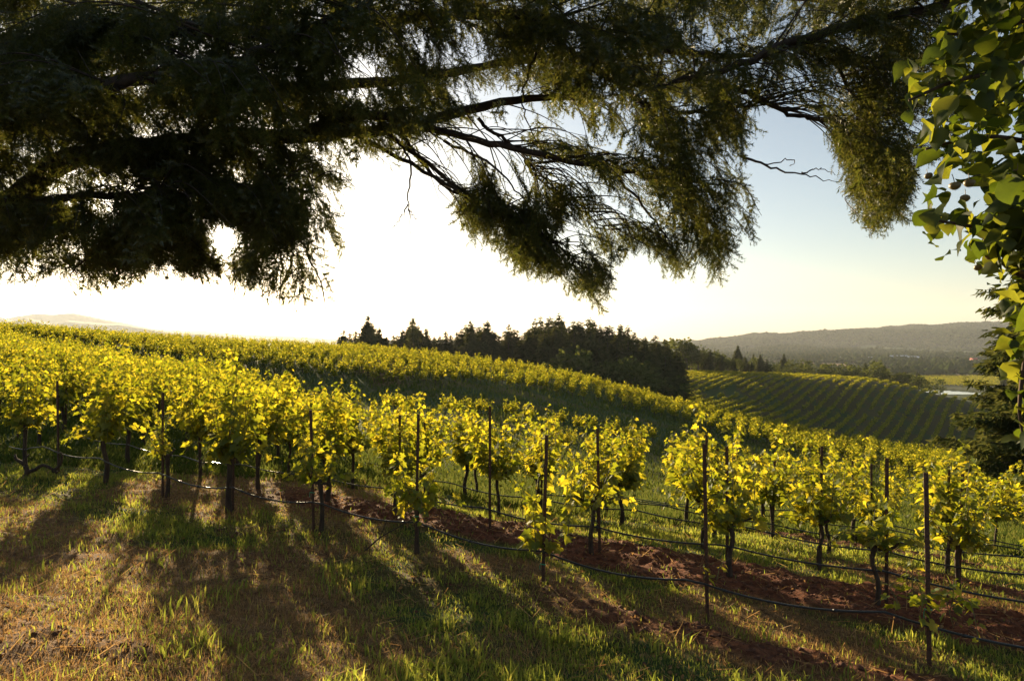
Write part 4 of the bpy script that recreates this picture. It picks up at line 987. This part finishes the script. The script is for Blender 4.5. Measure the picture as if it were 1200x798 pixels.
        for k in range(int(L*55) if near_sun else 0 if bare else int(L*14)):
            u = .25+.75*r.random(); i = min(20, int(u*21)); p = c[i]
            d = np.array([r.uniform(-.2, .5), r.gauss(0, .3), -1.]); d /= np.linalg.norm(d); add_spray(p, d, r.uniform(.15, .36))
    link('twigs', twb.mesh('twigs', M['fir_bark'], True), e)
    # spray templates: a stem with side twiglets clothed in needles
    fb = Buf(); P, D, S = np.array(sprP)-o, np.array(sprD), np.array(sprS); kk = rng.integers(0, 7, len(P))
    print('sprays', len(P), 'branches', n)
    for k in range(7):
        q = random.Random(700+k); V, Tt, nv = [], [], 0
        def needles(a, b, m, ln):
            nonlocal nv
            ax = (b-a)/np.linalg.norm(b-a)
            for i in range(m):
                p = a+(b-a)*(i+q.random())/m; d = np.array([q.gauss(0, 1), q.gauss(0, 1), q.gauss(0, 1)]); d -= ax*d.dot(ax); d /= np.linalg.norm(d)
                d = d+ax*.5; d /= np.linalg.norm(d); w = np.cross(d, ax); w /= np.linalg.norm(w); w *= .0088
                l_ = ln*q.uniform(.7, 1.2); V.extend([p-w, p+w, p+d*l_]); Tt.append((nv, nv+1, nv+2)); nv += 3
        end = np.array([q.uniform(-.06, .06), 1, q.uniform(-.05, .05)])
        needles(np.zeros(3), end, 80, .075)
        for i in range(8):
            t = .06+.80*(i+q.random()*.6)/8; p = end*t; s = -1 if i % 2 else 1; L = .40*(1-t*.55)*q.uniform(.6, 1.25)
            b = p+np.array([s*L*.55, L*.85, q.uniform(-.16, .16)]); needles(p, b, int(10+80*L), .075)
        instance(fb, (np.array(V)*np.array([1, 1, 1]), np.array(Tt), np.zeros((0, 4), int)), P[kk == k], frame(D[kk == k], rng.uniform(0, 6.28, (kk == k).sum())), S[kk == k])
    fm = fb.mesh('foliage', M['needle']); print('needle tris', len(fm.polygons))
    link('foliage', fm, e); link('trunk', trunk.mesh('trunk', M['fir_bark'], True), e)
fir()

# ------------------------------------------------------------------ apple tree at the side
def apple_tree():
    r = random.Random(77)
    bx, by = 2.9, 2.2
    e = empty('apple_tree', (bx, by, tz(bx, by)-.05), 'apple tree with broad green leaves and small fruits close to the viewer', 'apple tree')
    o = np.array(e.location)
    tb_ = Buf(); top = np.array([bx-.1, by, .9])
    tube(tb_, spline([o-o, np.array([.05, 0, .8]), np.array([-.05, 0, 1.7]), top-o], 12), np.linspace(.09, .05, 12), 10); link('trunk', tb_.mesh('trunk', M['bark'], True), e)
    bb = Buf(); curves = []
    def br(*pts, r0=.012, r1=.003):
        c = spline([np.array(p) for p in pts], 20); tube(bb, c-o, np.linspace(r0, r1, 20), 6); curves.append(c)
    T = np.array([bx-.05, by, .3]); U = np.array([bx-.1, by, .85])
    br(U, W(1290, 20, 1.9), W(1200, 75, 1.75), W(1120, 95, 1.7), W(1065, 118, 1.7)); br(U, W(1300, -20, 1.9), W(1210, 20, 1.8), W(1150, 40, 1.8), W(1110, 40, 1.8))
    br(T, W(1290, 190, 1.9), W(1220, 170, 1.85), W(1150, 160, 1.8), W(1085, 175, 1.8)); br(T, W(1300, 300, 1.8), W(1230, 290, 1.75), W(1160, 270, 1.7), W(1095, 258, 1.7))
    br(T, W(1300, 360, 1.9), W(1240, 340, 1.8), W(1190, 320, 1.8), W(1165, 300, 1.8)); br(T, W(1320, 400, 1.9), W(1250, 390, 1.8), W(1210, 400, 1.75), W(1195, 470, 1.75), W(1200, 520, 1.75))
    br(T, W(1290, 230, 2.1), W(1230, 215, 2.1), W(1160, 205, 2.1), W(1120, 215, 2.0)); br(U, W(1260, 110, 2.2), W(1190, 120, 2.2), W(1130, 140, 2.2))
    br(T, W(1290, 370, 2.0), W(1230, 360, 1.95), W(1195, 365, 1.9)); br(U, W(1250, -60, 1.7), W(1190, -20, 1.7), W(1130, 0, 1.7)); br(T, W(1280, 240, 1.7), W(1220, 250, 1.65), W(1165, 240, 1.65))
    link('branches', bb.mesh('branches', M['bark'], True), e)
    # a leaf: pointed oval, folded along the midrib, tip curved down
    ts = np.linspace(0, 1, 8); w = np.array([.02, .25, .36, .39, .35, .25, .11, .0])
    mid = np.column_stack([0*ts, ts, -.42*ts**2.2]); Lf = mid+np.column_stack([-w, 0*ts, .32*w+.03*np.sin(ts*14)]); Rt = mid+np.column_stack([w, 0*ts, .32*w+.03*np.cos(ts*13)])
    V = np.vstack([Lf, mid, Rt]); Q = []
    for i in range(7): Q += [(i, 8+i, 9+i, i+1), (8+i, 16+i, 17+i, 9+i)]
    leaf = (V, np.zeros((0, 3), int), np.array(Q))
    EDG = np.array([(-60, 1090), (0, 1100), (40, 1088), (60, 1085), (90, 1045), (110, 1052), (140, 1062), (165, 1068), (215, 1078), (235, 1092), (258, 1068), (275, 1075), (292, 1108), (305, 1142), (340, 1158), (365, 1165), (400, 1172), (450, 1182), (500, 1188), (530, 1196), (600, 1240)], float)
    P, D, S = [], [], []
    for c in curves:
        L = np.linalg.norm(np.diff(c, axis=0), axis=1).sum(); m = int(L/.0115)
        for k in range(m):
            u = .22+.78*k/m; i = min(18, int(u*19)); p = c[i]+(c[i+1]-c[i])*(u*19-i)
            q = p+np.array([r.gauss(0, .05), r.gauss(0, .07), r.gauss(0, .055)]); d = np.array([r.uniform(-.9, .35), r.gauss(0, .5), r.uniform(-.9, .5)]); d /= np.linalg.norm(d)
            s = r.choice((.03, .042, .054, .072))*r.uniform(.85, 1.15); t = q+d*s; px, py = CX+F*t[0]/t[1], HY-F*t[2]/t[1]
            if px < np.interp(py, EDG[:, 0], EDG[:, 1])-2: continue
            if 1098 < px < 1150 and 200 < py < 236 and r.random() < .9: continue
            if 1100 < px < 1160 and 236 < py < 262 and r.random() < .7: continue
            P.append(q); D.append(d); S.append(s)
    b = Buf(); R = frame(np.array(D), np.array([r.gauss(0, .6) for _ in P])); instance(b, leaf, np.array(P)-o, R, np.array(S))
    link('foliage', b.mesh('foliage', M['apple_leaf'], True), e); print('apple leaves', len(P))
    # the young fruits: dimpled at the stalk, a dry calyx below
    fb = Buf(); prof = [(0, .42), (.25, .52), (.6, .50), (.9, .28), (1.0, 0), (.93, -.3), (.7, -.62), (.42, -.8), (.2, -.82), (0, -.76)]
    V, Qd, ns = [], [], 12
    for rr, zz in prof:
        for k in range(ns): a = 2*math.pi*k/ns; V.append((max(rr, .01)*math.cos(a), max(rr, .01)*math.sin(a), zz))
    for i in range(len(prof)-1):
        for k in range(ns): Qd.append((i*ns+k, (i+1)*ns+k, (i+1)*ns+(k+1) % ns, i*ns+(k+1) % ns))
    fb.add(V, None, Qd)
    for k in range(5):
        a = k*1.256; fb.add([(math.cos(a)*.2, math.sin(a)*.2, -.8), (math.cos(a+.5)*.2, math.sin(a+.5)*.2, -.8), (math.cos(a+.25)*.3, math.sin(a+.25)*.3, -1.05)], [(0, 1, 2)])
    tube(fb, [(0, 0, .4), (.05, 0, 1.2), (.2, 0, 2.0)], .07, 5); fmesh = fb.mesh('fruit', M['apple_skin'], True)
    for px, py, rr, Y in [(1119, 217, .0165, 1.75), (1136, 214, .0165, 1.8), (1131, 232, .0135, 1.75), (1192, 202, .014, 1.8), (1153, 288, .014, 1.8), (1160, 300, .013, 1.75), (1146, 313, .012, 1.75), (1180, 290, .015, 1.9), (1196, 318, .014, 1.8), (1150, 200, .012, 2.0), (1088, 206, .012, 1.8)]:
        f = link('fruit', fmesh, e); f.location = Vector(W(px, py, Y)-o); f.scale = (rr*.88,)*3; f.rotation_euler = (r.gauss(0, .3), r.gauss(0, .3), r.uniform(0, 6))
apple_tree()
